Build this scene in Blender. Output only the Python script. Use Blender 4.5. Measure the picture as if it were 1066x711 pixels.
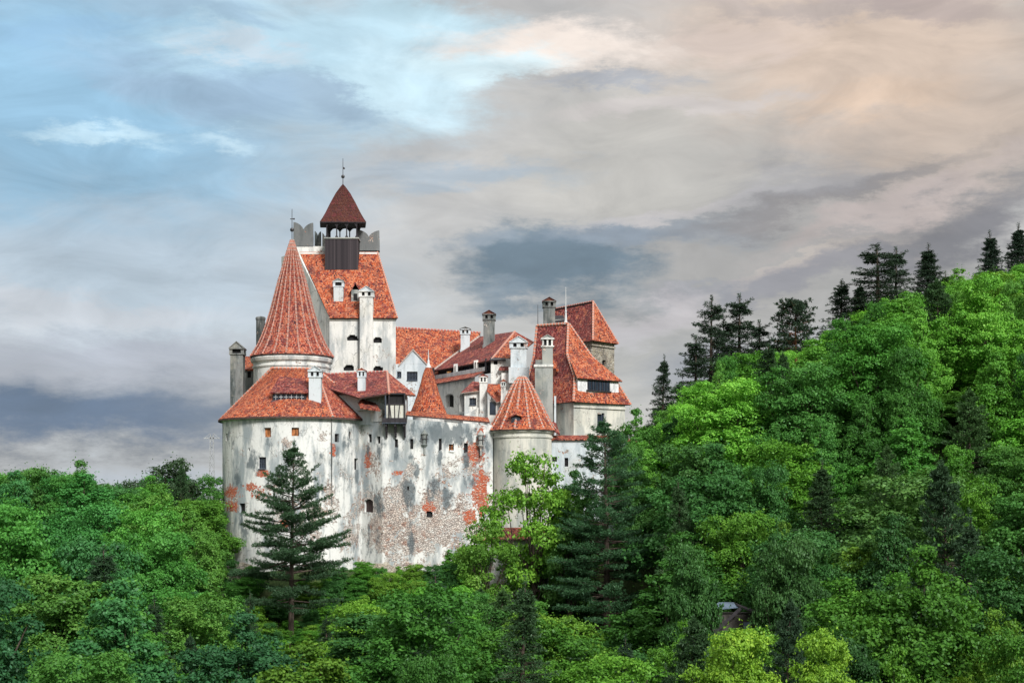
import bpy, math, random
import numpy as np
from mathutils import Vector, Matrix, noise
R = math.radians
sc = bpy.context.scene
for o in list(bpy.data.objects): bpy.data.objects.remove(o)

# ------------------------------------------------------------------ camera, sky, sun, exposure
F = 1667.0; PY0 = 540.0
cam_d = bpy.data.cameras.new('camera'); cam = bpy.data.objects.new('camera', cam_d)
sc.collection.objects.link(cam); sc.camera = cam
cam.location = (0, 0, 0); cam.rotation_euler = (R(90), 0, 0)
cam_d.sensor_width = 36.0; cam_d.lens = F/1066*36.0; cam_d.shift_y = (PY0-355.5)/1066
cam_d.clip_start = 0.5; cam_d.clip_end = 20000
sc.view_settings.view_transform = 'Standard'; sc.view_settings.look = 'None'
sc.view_settings.gamma = 1; sc.view_settings.exposure = 0.95
SKY_GAIN = 0.63
sun_dir = Vector((0.36, -0.74, 0.60)).normalized()
sd = bpy.data.lights.new('sun', 'SUN'); sd.energy = 2.3; sd.angle = R(14); sd.color = (1.0, 0.955, 0.90)
so = bpy.data.objects.new('sun', sd); sc.collection.objects.link(so)
so.rotation_euler = (-sun_dir).to_track_quat('-Z', 'Y').to_euler()

def lin(r, g, b):
    f = lambda c: (c/255/12.92 if c/255 <= .04045 else ((c/255+.055)/1.055)**2.4)
    return (f(r), f(g), f(b), 1)

w = bpy.data.worlds.new('World'); sc.world = w; w.use_nodes = True
nt = w.node_tree; nt.nodes.clear(); N = nt.nodes; L = nt.links
def nd(t, **k):
    n = N.new(t)
    for a, v in k.items(): setattr(n, a, v)
    return n
def mth(op, a, b=None, c=None):
    n = nd('ShaderNodeMath', operation=op)
    for i, v in enumerate((a, b, c)):
        if v is None: continue
        if isinstance(v, (int, float)): n.inputs[i].default_value = v
        else: L.new(v, n.inputs[i])
    return n.outputs[0]
tc = nd('ShaderNodeTexCoord'); sep = nd('ShaderNodeSeparateXYZ'); L.new(tc.outputs['Generated'], sep.inputs[0])
x, y, z = sep.outputs
u = mth('ARCTAN2', x, y)
hyp = mth('SQRT', mth('ADD', mth('ADD', mth('MULTIPLY', x, x), mth('MULTIPLY', y, y)), 1e-6))
v = mth('DIVIDE', z, hyp)
def comb(a, b, c=0.0):
    n = nd('ShaderNodeCombineXYZ')
    for i, q in enumerate((a, b, c)):
        if isinstance(q, (int, float)): n.inputs[i].default_value = q
        else: L.new(q, n.inputs[i])
    return n.outputs[0]
UV = comb(u, v)
def noise_n(vec, scale, detail=5, rough=.55, col=False, dist=0.0):
    n = nd('ShaderNodeTexNoise'); n.inputs['Scale'].default_value = scale; n.inputs['Detail'].default_value = detail
    n.inputs['Roughness'].default_value = rough; n.inputs['Distortion'].default_value = dist; L.new(vec, n.inputs['Vector'])
    return n.outputs['Color' if col else 'Fac']
def vm(op, a, b):
    n = nd('ShaderNodeVectorMath', operation=op)
    for i, q in enumerate((a, b)):
        if isinstance(q, tuple): n.inputs[i].default_value = q
        elif isinstance(q, (int, float)): n.inputs['Scale'].default_value = q
        else: L.new(q, n.inputs[i])
    return n
streak = comb(u, mth('MULTIPLY', v, 2.6))
wn = noise_n(streak, 9.0, 9, .66, True)
wv = vm('MULTIPLY', vm('SUBTRACT', wn, (.5, .5, .5)).outputs[0], (.15, .085, 0)).outputs[0]
UVd = vm('ADD', UV, wv).outputs[0]
base = nd('ShaderNodeRGB'); base.outputs[0].default_value = lin(180, 178, 175)
cur = base.outputs[0]
def mix(fac, a, b, bt='MIX'):
    n = nd('ShaderNodeMix', data_type='RGBA', blend_type=bt)
    if isinstance(fac, (int, float)): n.inputs['Factor'].default_value = fac
    else: L.new(fac, n.inputs['Factor'])
    for i, q in ((6, a), (7, b)):
        if isinstance(q, tuple): n.inputs[i].default_value = q
        else: L.new(q, n.inputs[i])
    return n.outputs[2]
def blob(px, py, rx, ry, col, wgt=1.0, rot=0, soft=0.22):
    global cur
    m = nd('ShaderNodeMapping', vector_type='TEXTURE')
    m.inputs['Location'].default_value = (math.atan((px-533)/F), (PY0-py)/F, 0)
    m.inputs['Rotation'].default_value = (0, 0, R(rot))
    m.inputs['Scale'].default_value = (rx/F, ry/F, 1)
    L.new(UVd, m.inputs['Vector'])
    ln = vm('LENGTH', m.outputs[0], (0, 0, 0)).outputs['Value']
    r = nd('ShaderNodeMapRange', interpolation_type='SMOOTHSTEP')
    r.inputs['From Min'].default_value = soft; r.inputs['From Max'].default_value = 1.0
    r.inputs['To Min'].default_value = wgt; r.inputs['To Max'].default_value = 0
    L.new(ln, r.inputs['Value'])
    cur = mix(r.outputs[0], cur, lin(*col))
# big tone regions of the cloud deck (angles on the sky)
blob(60, 120, 420, 250, (138, 178, 204), .95)
blob(330, 60, 260, 120, (176, 206, 220), .9)
blob(150, 300, 380, 110, (172, 186, 198), .8)
blob(900, 60, 330, 200, (208, 187, 168), .95)
blob(1000, 170, 200, 90, (194, 175, 158), .7, 14)
blob(800, 250, 330, 150, (158, 154, 150), .8)
blob(650, 170, 220, 120, (188, 184, 176), .8)
blob(80, 380, 330, 55, (150, 154, 166), .8)
blob(60, 440, 430, 58, (78, 96, 124), .97, 0, .15)
blob(150, 500, 460, 34, (170, 182, 198), .7, 0, 0)
blob(70, 322, 260, 28, (186, 186, 190), .6)
# lighter breaks and darker scud
blob(430, 85, 150, 70, (200, 226, 236), .9, 18, 0)
blob(440, 20, 120, 40, (188, 218, 230), .8)
blob(590, 55, 150, 36, (240, 226, 214), .9, -6)
blob(520, 70, 110, 24, (210, 232, 238), .75)
blob(95, 160, 95, 16, (192, 218, 230), .85, 0, 0)
blob(225, 152, 60, 15, (190, 214, 226), .75, 0, 0)
blob(250, 62, 80, 16, (190, 200, 208), .7, -10)
blob(230, 105, 210, 46, (146, 170, 192), .85, -9)
blob(340, 108, 90, 28, (150, 172, 190), .9, -16)
blob(190, 30, 120, 22, (150, 176, 196), .7)
blob(60, 60, 120, 20, (140, 176, 204), .7, 6)
blob(480, 185, 170, 24, (158, 170, 180), .8, 4)
blob(572, 280, 124, 50, (100, 116, 128), .97, -6, .4)
blob(625, 250, 110, 22, (124, 136, 148), .9, 4, .2)
blob(500, 262, 60, 16, (140, 150, 160), .7, 0, 0)
blob(690, 240, 150, 30, (140, 148, 158), .75, 4)
blob(520, 304, 70, 16, (118, 132, 144), .7)
blob(870, 205, 210, 20, (138, 132, 130), .85, 14)
blob(760, 300, 170, 16, (140, 142, 148), .8, 8)
blob(720, 215, 170, 14, (196, 190, 188), .7, 10)
blob(880, 262, 150, 12, (200, 188, 176), .85, 16)
blob(700, 120, 180, 16, (200, 192, 188), .7, 4)
blob(640, 95, 90, 14, (160, 164, 172), .7, 0)
blob(830, 20, 160, 18, (180, 168, 162), .7, -4)
blob(620, 345, 110, 24, (196, 194, 196), .8, 6)
blob(690, 325, 100, 26, (186, 180, 182), .8, 16)
blob(780, 380, 170, 50, (138, 142, 152), .75, 6)
blob(830, 195, 130, 30, (158, 156, 158), .6, 10)
blob(950, 215, 190, 22, (186, 172, 166), .8, 18)
blob(990, 240, 190, 36, (120, 117, 120), .9, 18, .2)
blob(840, 285, 110, 22, (148, 144, 148), .7, 10)
blob(960, 20, 170, 26, (166, 152, 148), .7, -6)
blob(900, 110, 140, 26, (216, 190, 166), .7, 10)
blob(760, 50, 110, 30, (214, 196, 184), .7, 6)
blob(460, 400, 60, 60, (190, 192, 196), .6)
fine = noise_n(comb(mth('MULTIPLY', u, 1.0), mth('MULTIPLY', v, 2.4), 3.3), 13.0, 9, .60, dist=.9)
mr = nd('ShaderNodeMapRange'); mr.inputs['From Min'].default_value = .3; mr.inputs['From Max'].default_value = .7
mr.inputs['To Min'].default_value = .85; mr.inputs['To Max'].default_value = 1.15; L.new(fine, mr.inputs['Value'])
big = noise_n(comb(u, mth('MULTIPLY', v, 3.0), 9.1), 5.0, 5, .5)
mr2 = nd('ShaderNodeMapRange'); mr2.inputs['From Min'].default_value = .3; mr2.inputs['From Max'].default_value = .7
mr2.inputs['To Min'].default_value = .88; mr2.inputs['To Max'].default_value = 1.12; L.new(big, mr2.inputs['Value'])
val = mth('MULTIPLY', mr.outputs[0], mr2.outputs[0])
up = nd('ShaderNodeMapRange', interpolation_type='SMOOTHSTEP')       # an overcast deck is brighter overhead
up.inputs['From Min'].default_value = .42; up.inputs['From Max'].default_value = 1.4
up.inputs['To Min'].default_value = 1.0; up.inputs['To Max'].default_value = 2.0; L.new(v, up.inputs['Value'])
val = mth('MULTIPLY', mth('MULTIPLY', val, up.outputs[0]), SKY_GAIN)
cl = nd('ShaderNodeVectorMath', operation='SCALE'); L.new(cur, cl.inputs[0]); L.new(val, cl.inputs['Scale'])
sky = nd('ShaderNodeTexSky', sky_type='NISHITA', sun_disc=False)
sky.sun_elevation = math.asin(sun_dir.z); sky.sun_rotation = math.atan2(sun_dir.x, sun_dir.y)
bg1 = nd('ShaderNodeBackground'); L.new(sky.outputs[0], bg1.inputs[0]); bg1.inputs[1].default_value = .08
bg2 = nd('ShaderNodeBackground'); L.new(cl.outputs[0], bg2.inputs[0]); bg2.inputs[1].default_value = 1.0
ms = nd('ShaderNodeMixShader'); ms.inputs[0].default_value = .93
L.new(bg1.outputs[0], ms.inputs[1]); L.new(bg2.outputs[0], ms.inputs[2])
wo = nd('ShaderNodeOutputWorld'); L.new(ms.outputs[0], wo.inputs[0])

# ------------------------------------------------------------------ helpers
def X(px, Y): return (px-533)*Y/F
def Z(py, Y): return (PY0-py)*Y/F
def W(px, py, Y): return Vector((X(px, Y), Y, Z(py, Y)))
def pxof(p): return 533+p[0]*F/p[1]
def pyof(p): return PY0-p[2]*F/p[1]

def link(o): sc.collection.objects.link(o)
def thing(name, label, cat, loc, group=None):
    o = bpy.data.objects.new(name, None); link(o); o.location = loc
    o['label'] = label; o['category'] = cat
    if group: o['group'] = group
    return o
class MB:
    def __init__(s): s.v = []; s.f = []; s.m = []; s.uv = []; s.mats = []; s.att = {}
    def mi(s, m):
        if m not in s.mats: s.mats.append(m)
        return s.mats.index(m)
    def face(s, idx, m, uv=None):
        s.f.append(tuple(idx)); s.m.append(s.mi(m)); s.uv.append(uv or [(0, 0)]*len(idx))
    def poly(s, pts, m, uvf=None):
        b = len(s.v); s.v += [Vector(p) for p in pts]
        s.face(range(b, b+len(pts)), m, [uvf(p) for p in pts] if uvf else None)
    def slab(s, pts, m, t=.18, edge=None, under=None):
        """a roof plane with thickness; uv in metres, v up the slope"""
        pts = [Vector(p) for p in pts]
        n = Vector((0, 0, 0))
        for i in range(len(pts)):
            a, b_ = pts[i], pts[(i+1) % len(pts)]
            n += Vector(((a.y-b_.y)*(a.z+b_.z), (a.z-b_.z)*(a.x+b_.x), (a.x-b_.x)*(a.y+b_.y)))
        n.normalize()
        if n.z < 0 or (abs(n.z) < 1e-4 and n.y > 0): n = -n; pts = pts[::-1]
        h = Vector((-n.y, n.x, 0)); h = h.normalized() if h.length > 1e-4 else Vector((1, 0, 0))
        sl = n.cross(h); uvf = lambda p: (p.dot(h), p.dot(sl))
        lo = [p-n*t for p in pts]
        for i in range(1, len(pts)-1) if len(pts) == 4 else [0]:
            q = [0, i, i+1] if len(pts) == 4 else range(len(pts))
            s.poly([pts[k] for k in q], m, uvf); s.poly([lo[k] for k in q][::-1], under or m, uvf)
        for i in range(len(pts)):
            j = (i+1) % len(pts); s.poly([pts[j], pts[i], lo[i], lo[j]], edge or m, uvf)
    def prism(s, plan, z0, z1, m, top=None):
        """vertical prism; z1 a number or one per point"""
        n = len(plan)
        A = sum(plan[i][0]*plan[(i+1) % n][1]-plan[(i+1) % n][0]*plan[i][1] for i in range(n))
        zz = z1 if isinstance(z1, (list, tuple)) else [z1]*n
        if A < 0: plan = plan[::-1]; zz = list(zz)[::-1]
        lo = [Vector((p[0], p[1], z0)) for p in plan]; hi = [Vector((p[0], p[1], q)) for p, q in zip(plan, zz)]
        for i in range(n):
            j = (i+1) % n; s.poly([lo[i], lo[j], hi[j], hi[i]], m)
        s.poly(hi, top or m); s.poly(lo[::-1], m)
    def box(s, c, sx, sy, sz, m, rz=0):
        ca, sa = math.cos(rz), math.sin(rz)
        pl = [(c[0]+a*sx/2*ca-b*sy/2*sa, c[1]+a*sx/2*sa+b*sy/2*ca) for a, b in ((-1, -1), (1, -1), (1, 1), (-1, 1))]
        s.prism(pl, c[2]-sz/2, c[2]+sz/2, m)
    def bar(s, p0, p1, w_, h_, m):
        p0, p1 = Vector(p0), Vector(p1); d = (p1-p0).normalized()
        a = Vector((0, 0, 1)) if abs(d.z) < .95 else Vector((1, 0, 0))
        r = d.cross(a).normalized()*w_/2; q = d.cross(r).normalized()*h_/2
        A = [p0-r-q, p0+r-q, p0+r+q, p0-r+q]; B = [p+(p1-p0) for p in A]
        s.poly(A, m); s.poly(B[::-1], m)
        for i in range(4): s.poly([A[(i+1) % 4], A[i], B[i], B[(i+1) % 4]], m)
    def tube(s, pts, rad, m, n=8, caps=True):
        rings = []
        pts = [Vector(p) for p in pts]
        for i, p in enumerate(pts):
            d = (pts[min(i+1, len(pts)-1)]-pts[max(i-1, 0)]).normalized()
            a = Vector((0, 0, 1)) if abs(d.z) < .9 else Vector((1, 0, 0))
            r = d.cross(a).normalized(); q = d.cross(r)
            b = len(s.v); s.v += [p+(r*math.cos(k*2*math.pi/n)+q*math.sin(k*2*math.pi/n))*rad[i] for k in range(n)]
            rings.append(b)
        for i in range(len(rings)-1):
            for k in range(n):
                k2 = (k+1) % n; s.face([rings[i]+k2, rings[i]+k, rings[i+1]+k, rings[i+1]+k2], m)
        if caps:
            s.face([rings[0]+k for k in range(n)], m); s.face([rings[-1]+k for k in range(n)][::-1], m)
    def lathe(s, cx, cy, prof, n, m, a0=0, a1=360, rot=0, sq=1.0):
        """prof: (radius, z[, material])"""
        full = abs(a1-a0) >= 360; k_ = n if full else n+1
        rings = []; L_ = 0; rr = max(p[0] for p in prof)
        for i, p in enumerate(prof):
            if i: L_ += math.hypot(p[0]-prof[i-1][0], p[1]-prof[i-1][1])
            b = len(s.v); rings.append((b, L_))
            for k in range(k_):
                a = R(a0+rot+(a1-a0)*k/n); s.v.append(Vector((cx+math.cos(a)*p[0], cy+math.sin(a)*p[0]*sq, p[1])))
        for i in range(len(prof)-1):
            mm = prof[i][2] if len(prof[i]) > 2 else m
            for k in range(n):
                k2 = (k+1) % k_; (b0, l0), (b1, l1) = rings[i], rings[i+1]
                ua, ub = R(a1-a0)*rr*k/n, R(a1-a0)*rr*(k+1)/n
                fc = [b0+k, b0+k2, b1+k2, b1+k]; uv = [(ua, l0), (ub, l0), (ub, l1), (ua, l1)]
                if prof[i+1][0] < .001: fc = fc[:2]+[b1+k]; uv = uv[:3]
                s.face(fc, mm, uv)
    def build(s, name, parent=None, label=None, smooth=False):
        me = bpy.data.meshes.new(name); me.from_pydata([tuple(p) for p in s.v], [], s.f)
        for m in s.mats: me.materials.append(m)
        me.polygons.foreach_set('material_index', s.m)
        ul = me.uv_layers.new(name='UVMap'); flat = [c for f in s.uv for q in f for c in q]
        ul.data.foreach_set('uv', flat)
        for k, arr in s.att.items():
            at = me.attributes.new(k, 'FLOAT', 'POINT'); arr = list(arr)+[0.0]*(len(me.vertices)-len(arr)); at.data.foreach_set('value', arr)
        if smooth: me.polygons.foreach_set('use_smooth', [True]*len(me.polygons))
        me.update(); o = bpy.data.objects.new(name, me); link(o)
        if parent:
            o.parent = parent
            if parent.type == 'EMPTY': o.matrix_parent_inverse = Matrix.Translation(-parent.location)
        if label: o['label'] = label
        return o

# ------------------------------------------------------------------ materials
def mat(name, fn):
    m = bpy.data.materials.new(name); m.use_nodes = True; t = m.node_tree; t.nodes.clear()
    global N, L, nt
    nt = t; N = t.nodes; L = t.links
    out = nd('ShaderNodeOutputMaterial'); b = nd('ShaderNodeBsdfPrincipled'); L.new(b.outputs[0], out.inputs[0])
    b.inputs['Roughness'].default_value = .9; b.inputs['Specular IOR Level'].default_value = .25
    fn(b, out); return m
def objc(): return nd('ShaderNodeTexCoord').outputs['Object']
def ramp(fac, stops, interp='LINEAR'):
    n = nd('ShaderNodeValToRGB'); cr = n.color_ramp; cr.interpolation = interp
    while len(cr.elements) < len(stops): cr.elements.new(.5)
    for e, (p, c) in zip(cr.elements, stops): e.position = p; e.color = c if len(c) == 4 else (*c, 1)
    L.new(fac, n.inputs[0]); return n.outputs[0]
def step(v_, a, b, lo=0.0, hi=1.0):
    r = nd('ShaderNodeMapRange', interpolation_type='SMOOTHSTEP'); L.new(v_, r.inputs['Value'])
    r.inputs['From Min'].default_value = a; r.inputs['From Max'].default_value = b
    r.inputs['To Min'].default_value = lo; r.inputs['To Max'].default_value = hi; return r.outputs[0]
def bump(b, h, st=.5, d=.1):
    n = nd('ShaderNodeBump'); n.inputs['Strength'].default_value = st; n.inputs['Distance'].default_value = d
    L.new(h, n.inputs['Height']); L.new(n.outputs[0], b.inputs['Normal'])
def scaled(vec, s): return vm('MULTIPLY', vec, s).outputs[0]
def voro(vec, scale, feat='F1', out='Color', rnd=1.0):
    n = nd('ShaderNodeTexVoronoi', feature=feat); n.inputs['Scale'].default_value = scale; n.inputs['Randomness'].default_value = rnd
    L.new(vec, n.inputs['Vector']); return n.outputs[out]
def sepx(c): n = nd('ShaderNodeSeparateXYZ'); L.new(c, n.inputs[0]); return n.outputs

def tile_mat(name, c1, c2, c3, dark, lichen):
    def fn(b, out):
        uv = nd('ShaderNodeUVMap').outputs[0]
        wob = vm('MULTIPLY', vm('SUBTRACT', noise_n(uv, 1.3, 2, .5, True), (.5, .5, .5)).outputs[0], (.10, .10, 0)).outputs[0]
        uvw = vm('ADD', uv, wob).outputs[0]
        br = nd('ShaderNodeTexBrick'); L.new(uvw, br.inputs['Vector'])
        br.offset = .5; br.inputs['Scale'].default_value = 1; br.inputs['Brick Width'].default_value = .21; br.inputs['Row Height'].default_value = .27
        br.inputs['Mortar Size'].default_value = .018; br.inputs['Mortar Smooth'].default_value = .2
        br.inputs['Color1'].default_value = (*c1, 1); br.inputs['Color2'].default_value = (*c2, 1); br.inputs['Mortar'].default_value = (.035, .012, .01, 1)
        cell = voro(scaled(uvw, (1, .8, 1)), 6.6); cs = sepx(cell); cs2 = sepx(voro(uvw, 1.9))
        c = mix(step(cs[0], .62, .70), br.outputs['Color'], (*c3, 1))
        c = mix(step(cs[1], .80, .86), c, (.055, .022, .03, 1))
        c = mix(step(cs2[0], .72, .9, 0, .55), c, (.17, .035, .045, 1)); c = mix(step(cs2[1], .80, .95, 0, 0 if 'brown' in name else .5), c, (.62, .22, .11, 1))
        pn = noise_n(uv, .55, 5, .65); c = mix(step(pn, .50, .66, 0, dark), c, (.11, .035, .04, 1))
        ln = noise_n(uv, 2.4, 4, .7); c = mix(step(ln, .56, .70, 0, lichen*.8), c, (.50, .34, .29, 1)); sk = noise_n(scaled(uv, (1.6, .22, 1)), 1.0, 5, .65); c = mix(step(sk, .56, .72, 0, .55), c, (.10, .055, .055, 1))
        L.new(c, b.inputs['Base Color'])
        sy = sepx(uvw)[1]
        saw = mth('FRACT', mth('DIVIDE', sy, .27))
        h = mth('ADD', mth('MULTIPLY', mth('SUBTRACT', 1.0, saw), .6), mth('MULTIPLY', cs[2], .5))
        h = mth('SUBTRACT', h, mth('MULTIPLY', br.outputs['Fac'], .5))
        bump(b, h, .9, .12); b.inputs['Roughness'].default_value = .8
    return mat(name, fn)
T_OR = tile_mat('roof tiles orange', (.60, .135, .045), (.42, .072, .032), (.62, .24, .13), .65, .7)
T_RED = tile_mat('roof tiles red', (.50, .095, .045), (.32, .052, .035), (.55, .22, .15), .85, .8)
T_AGED = tile_mat('roof tiles aged or duller', (.29, .055, .045), (.19, .036, .035), (.40, .13, .11), .9, .9)
T_BROWN = tile_mat('roof shingles brown', (.115, .034, .024), (.085, .026, .02), (.13, .05, .035), .6, .1)

def plaster(name, base, stainc, amt):
    def fn(b, out):
        o = objc()
        st = noise_n(scaled(o, (1, 1, .28)), .55, 8, .62); gr = noise_n(o, 3.5, 8, .7); bl = noise_n(o, .35, 4, .55)
        st2 = noise_n(scaled(o, (1, 1, .12)), 1.6, 7, .65); c = mix(step(st, .45, .62, 0, amt), base, stainc); c = mix(step(st2, .54, .68, 0, amt*.6), c, (.27, .30, .31, 1)); crk = voro(vm('ADD', scaled(o, (1, 1, .6)), vm('MULTIPLY', noise_n(o, 2.0, 5, .6, True), (.9, .9, .9)).outputs[0]).outputs[0], .55, 'DISTANCE_TO_EDGE', 'Distance'); c = mix(mth('MULTIPLY', step(crk, .0, .018, 1, 0), step(bl, .45, .6)), c, (.16, .16, .16, 1))
        c = mix(step(gr, .56, .66, 0, .38*min(1, amt*2)), c, (.30, .28, .24, 1))
        c = mix(step(bl, .52, .7, 0, .30), c, (.50, .49, .42, 1))
        # shaped stains
        def att(n_): q = nd('ShaderNodeAttribute'); q.attribute_name = n_; return q.outputs['Fac']
        wb = noise_n(o, .9, 7, .68)
        c0_ = c
        sm = mth('ADD', mth('MULTIPLY', att('stain'), .9), mth('MULTIPLY', mth('SUBTRACT', noise_n(scaled(o, (1, 1, .45)), 1.1, 9, .74), .5), 2.7))
        # rubble stone showing where plaster fell
        stm = mth('ADD', mth('MULTIPLY', att('stone'), .95), mth('ADD', mth('MULTIPLY', mth('SUBTRACT', wb, .5), 2.6), mth('ADD', mth('MULTIPLY', mth('SUBTRACT', noise_n(o, 3.5, 3, .6), .5), 1.6), mth('MULTIPLY', mth('SUBTRACT', noise_n(o, .33, 3, .5), .5), 2.6))))
        stm = step(stm, .54, .68)
        wo_ = vm('ADD', scaled(o, (1, 1, 1.35)), vm('MULTIPLY', vm('SUBTRACT', noise_n(o, 2.2, 3, .5, True), (.5, .5, .5)).outputs[0], (.35, .35, .35)).outputs[0]).outputs[0]
        vc = sepx(voro(wo_, 3.4)); vd = voro(wo_, 3.4, 'DISTANCE_TO_EDGE', 'Distance')
        stc = ramp(vc[0], [(0, (.50, .42, .37)), (.3, (.64, .58, .53)), (.5, (.34, .28, .25)), (.62, (.60, .50, .44)), (.8, (.62, .55, .50)), (1, (.70, .70, .67))])
        vcb = sepx(voro(wo_, 1.5)); stc = mix(step(vcb[0], .5, .9, 0, .6), stc, (.42, .36, .33, 1)); stc = mix(step(vcb[1], .86, .94, 0, .6), stc, (.36, .17, .11, 1)); stc = mix(step(bl, .45, .6, 0, .5), stc, (.66, .65, .62, 1))
        stc = mix(step(vd, .01, .08), (.13, .105, .10, 1), stc)
        c = mix(stm, c, stc)
        # brick
        bm = step(mth('ADD', att('brick'), mth('MULTIPLY', mth('SUBTRACT', noise_n(o, 1.7, 6, .7), .5), 2.4)), .42, .55)
        bc = sepx(voro(scaled(o, (1, 1, 2.2)), 4.5)); bd = voro(scaled(o, (1, 1, 2.2)), 4.5, 'DISTANCE_TO_EDGE', 'Distance')
        brc = ramp(bc[0], [(0, (.50, .085, .035)), (.4, (.62, .14, .05)), (.7, (.42, .07, .04)), (.9, (.60, .42, .34))])
        brc = mix(step(bd, .02, .09), (.34, .22, .18, 1), brc)
        c = mix(bm, c, brc)
        sm = step(sm, .30, .75, 0, .88)
        c = mix(sm, c, mix(noise_n(o, 1.2, 4), (.06, .09, .105, 1), (.17, .20, .22, 1)))
        L.new(c, b.inputs['Base Color'])
        rough = mth('MULTIPLY', step(vd, 0, .16), mth('MAXIMUM', stm, bm))
        h = mth('ADD', mth('MULTIPLY', rough, .9), mth('ADD', mth('MULTIPLY', gr, .35), mth('MULTIPLY', bl, .5)))
        h = mth('SUBTRACT', h, mth('MULTIPLY', mth('MAXIMUM', stm, bm), .5))
        bump(b, h, .7, .12)
    return mat(name, fn)
PL = plaster('weathered lime plaster', (.70, .72, .71, 1), (.24, .29, .32, 1), .85)
PL_W = plaster('white plaster', (.70, .71, .69, 1), (.32, .36, .38, 1), .8)
PL_CREAM = plaster('cream plaster', (.62, .62, .56, 1), (.30, .33, .32, 1), .75)
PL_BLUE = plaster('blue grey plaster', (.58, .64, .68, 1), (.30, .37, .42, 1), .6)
PL_GREY = plaster('grey render', (.19, .20, .20, 1), (.055, .07, .07, 1), 1.0)
PL_MID = plaster('old grey plaster', (.34, .36, .35, 1), (.14, .17, .17, 1), .8)
def stone_fn(b, out):
    o = objc()
    wo_ = vm('ADD', scaled(o, (1, 1, 1.7)), vm('MULTIPLY', vm('SUBTRACT', noise_n(o, 2.2, 3, .5, True), (.5, .5, .5)).outputs[0], (.3, .3, .3)).outputs[0]).outputs[0]
    vc = sepx(voro(wo_, 2.6)); vd = voro(wo_, 2.6, 'DISTANCE_TO_EDGE', 'Distance')
    c = ramp(vc[0], [(0, (.36, .32, .24)), (.35, (.24, .22, .19)), (.6, (.44, .40, .32)), (.85, (.30, .25, .21)), (1, (.5, .48, .44))])
    c = mix(step(vd, .01, .07), (.10, .095, .09, 1), c)
    c = mix(step(noise_n(o, .5, 6, .65), .48, .62, 0, .8), c, (.44, .42, .36, 1))
    c = mix(step(noise_n(scaled(o, (1, 1, .3)), 1.1, 5, .65), .55, .7, 0, .7), c, (.12, .12, .12, 1))
    L.new(c, b.inputs['Base Color']); bump(b, step(vd, 0, .15), .6, .1)
STONE = mat('rubble stone', stone_fn)
def flat(name, col, rough=.8, var=.3, spec=.25, metal=0, sc_=3):
    def fn(b, out):
        n = noise_n(scaled(objc(), (1, 1, .4)), sc_, 5, .6)
        L.new(mix(step(n, .3, .7), tuple(c*(1-var) for c in col)+(1,), tuple(min(1, c*(1+var)) for c in col)+(1,)), b.inputs['Base Color'])
        b.inputs['Roughness'].default_value = rough; b.inputs['Specular IOR Level'].default_value = spec; b.inputs['Metallic'].default_value = metal
    return mat(name, fn)
WOOD = flat('dark timber', (.035, .032, .038))
def boards_fn(b, out):
    o = objc(); s_ = sepx(o)
    cell = nd('ShaderNodeTexWhiteNoise', noise_dimensions='1D'); L.new(mth('FLOOR', mth('MULTIPLY', mth('ADD', s_[0], s_[1]), 4.0)), cell.inputs['W'])
    fr = mth('FRACT', mth('MULTIPLY', mth('ADD', s_[0], s_[1]), 4.0))
    c = mix(cell.outputs[0], (.026, .023, .028, 1), (.065, .055, .062, 1)); c = mix(step(fr, .0, .14), (.012, .011, .013, 1), c)
    L.new(c, b.inputs['Base Color'])
BOARDS = mat('weathered vertical boards', boards_fn)
IRON = flat('wrought iron', (.03, .03, .035), .5, .2, .5)
ZINC = flat('zinc finial', (.55, .58, .60), .45, .15, .5)
GLASS = flat('dark window glass', (.018, .028, .045), .12, .3, .6)
VOID = flat('dark opening', (.02, .02, .022), .9)
FRAME_W = flat('white painted frame', (.62, .64, .66))
FRAME_D = flat('dark painted frame', (.06, .075, .10))
DOOR = flat('dark door boards', (.05, .035, .035))
SHUT_GLOW = flat('ochre shutter and glow', (.33, .13, .05), .8, .7)  # orange also holds the ceiling glow inside the bastion openings
MORT = flat('ridge mortar', (.40, .34, .31), .9, .25, .2, 0, 6)
PINK = flat('faded ridge tile', (.40, .19, .15), .9, .35, .2, 0, 5)
RUST = flat('rusty gutter edge', (.10, .06, .055))
BLUEROOF = flat('grey blue sheet roof', (.13, .18, .25), .5, .15)
def lit_fn(b, out):
    n = noise_n(objc(), 3.0, 2); L.new(mix(step(n, .4, .6), (.45, .13, .03, 1), (1, .50, .16, 1)), b.inputs['Emission Color'])
    b.inputs['Emission Strength'].default_value = .28; b.inputs['Base Color'].default_value = (.3, .12, .04, 1)
LIT = mat('lit window', lit_fn)

# ------------------------------------------------------------------ terrain
def sst(a, b, t): t = max(0., min(1., (t-a)/(b-a))); return t*t*(3-2*t)
def pl(t, pts):
    if t <= pts[0][0]: return pts[0][1]
    for (a, va), (b, vb) in zip(pts, pts[1:]):
        if t <= b: return va+(vb-va)*(t-a)/(b-a)
    return pts[-1][1]
def ground(x_, y_):
    base_ = pl(y_, [(-200, 14), (-20, 2), (0, -3), (60, -26), (120, -24), (150, -21), (185, -15.0), (196, -6.5), (240, -4), (290, -14), (400, -40), (900, -60)])
    A_ = pl(x_, [(0, 0), (10, 3), (25, 11), (50, 25), (83, 36), (150, 55), (400, 60)])
    ramp_ = sst(128, 246, y_)*(1-.75*sst(320, 700, y_))
    side = -6*sst(-38, -60, x_)*sst(150, 200, y_) if x_ < -38 else 0
    n_ = noise.noise(Vector((x_/22, y_/22, 0)))*1.6+noise.noise(Vector((x_/7, y_/7, 5)))*.5
    return base_+A_*ramp_+side+n_*(1 if y_ > 20 else .3)
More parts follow.
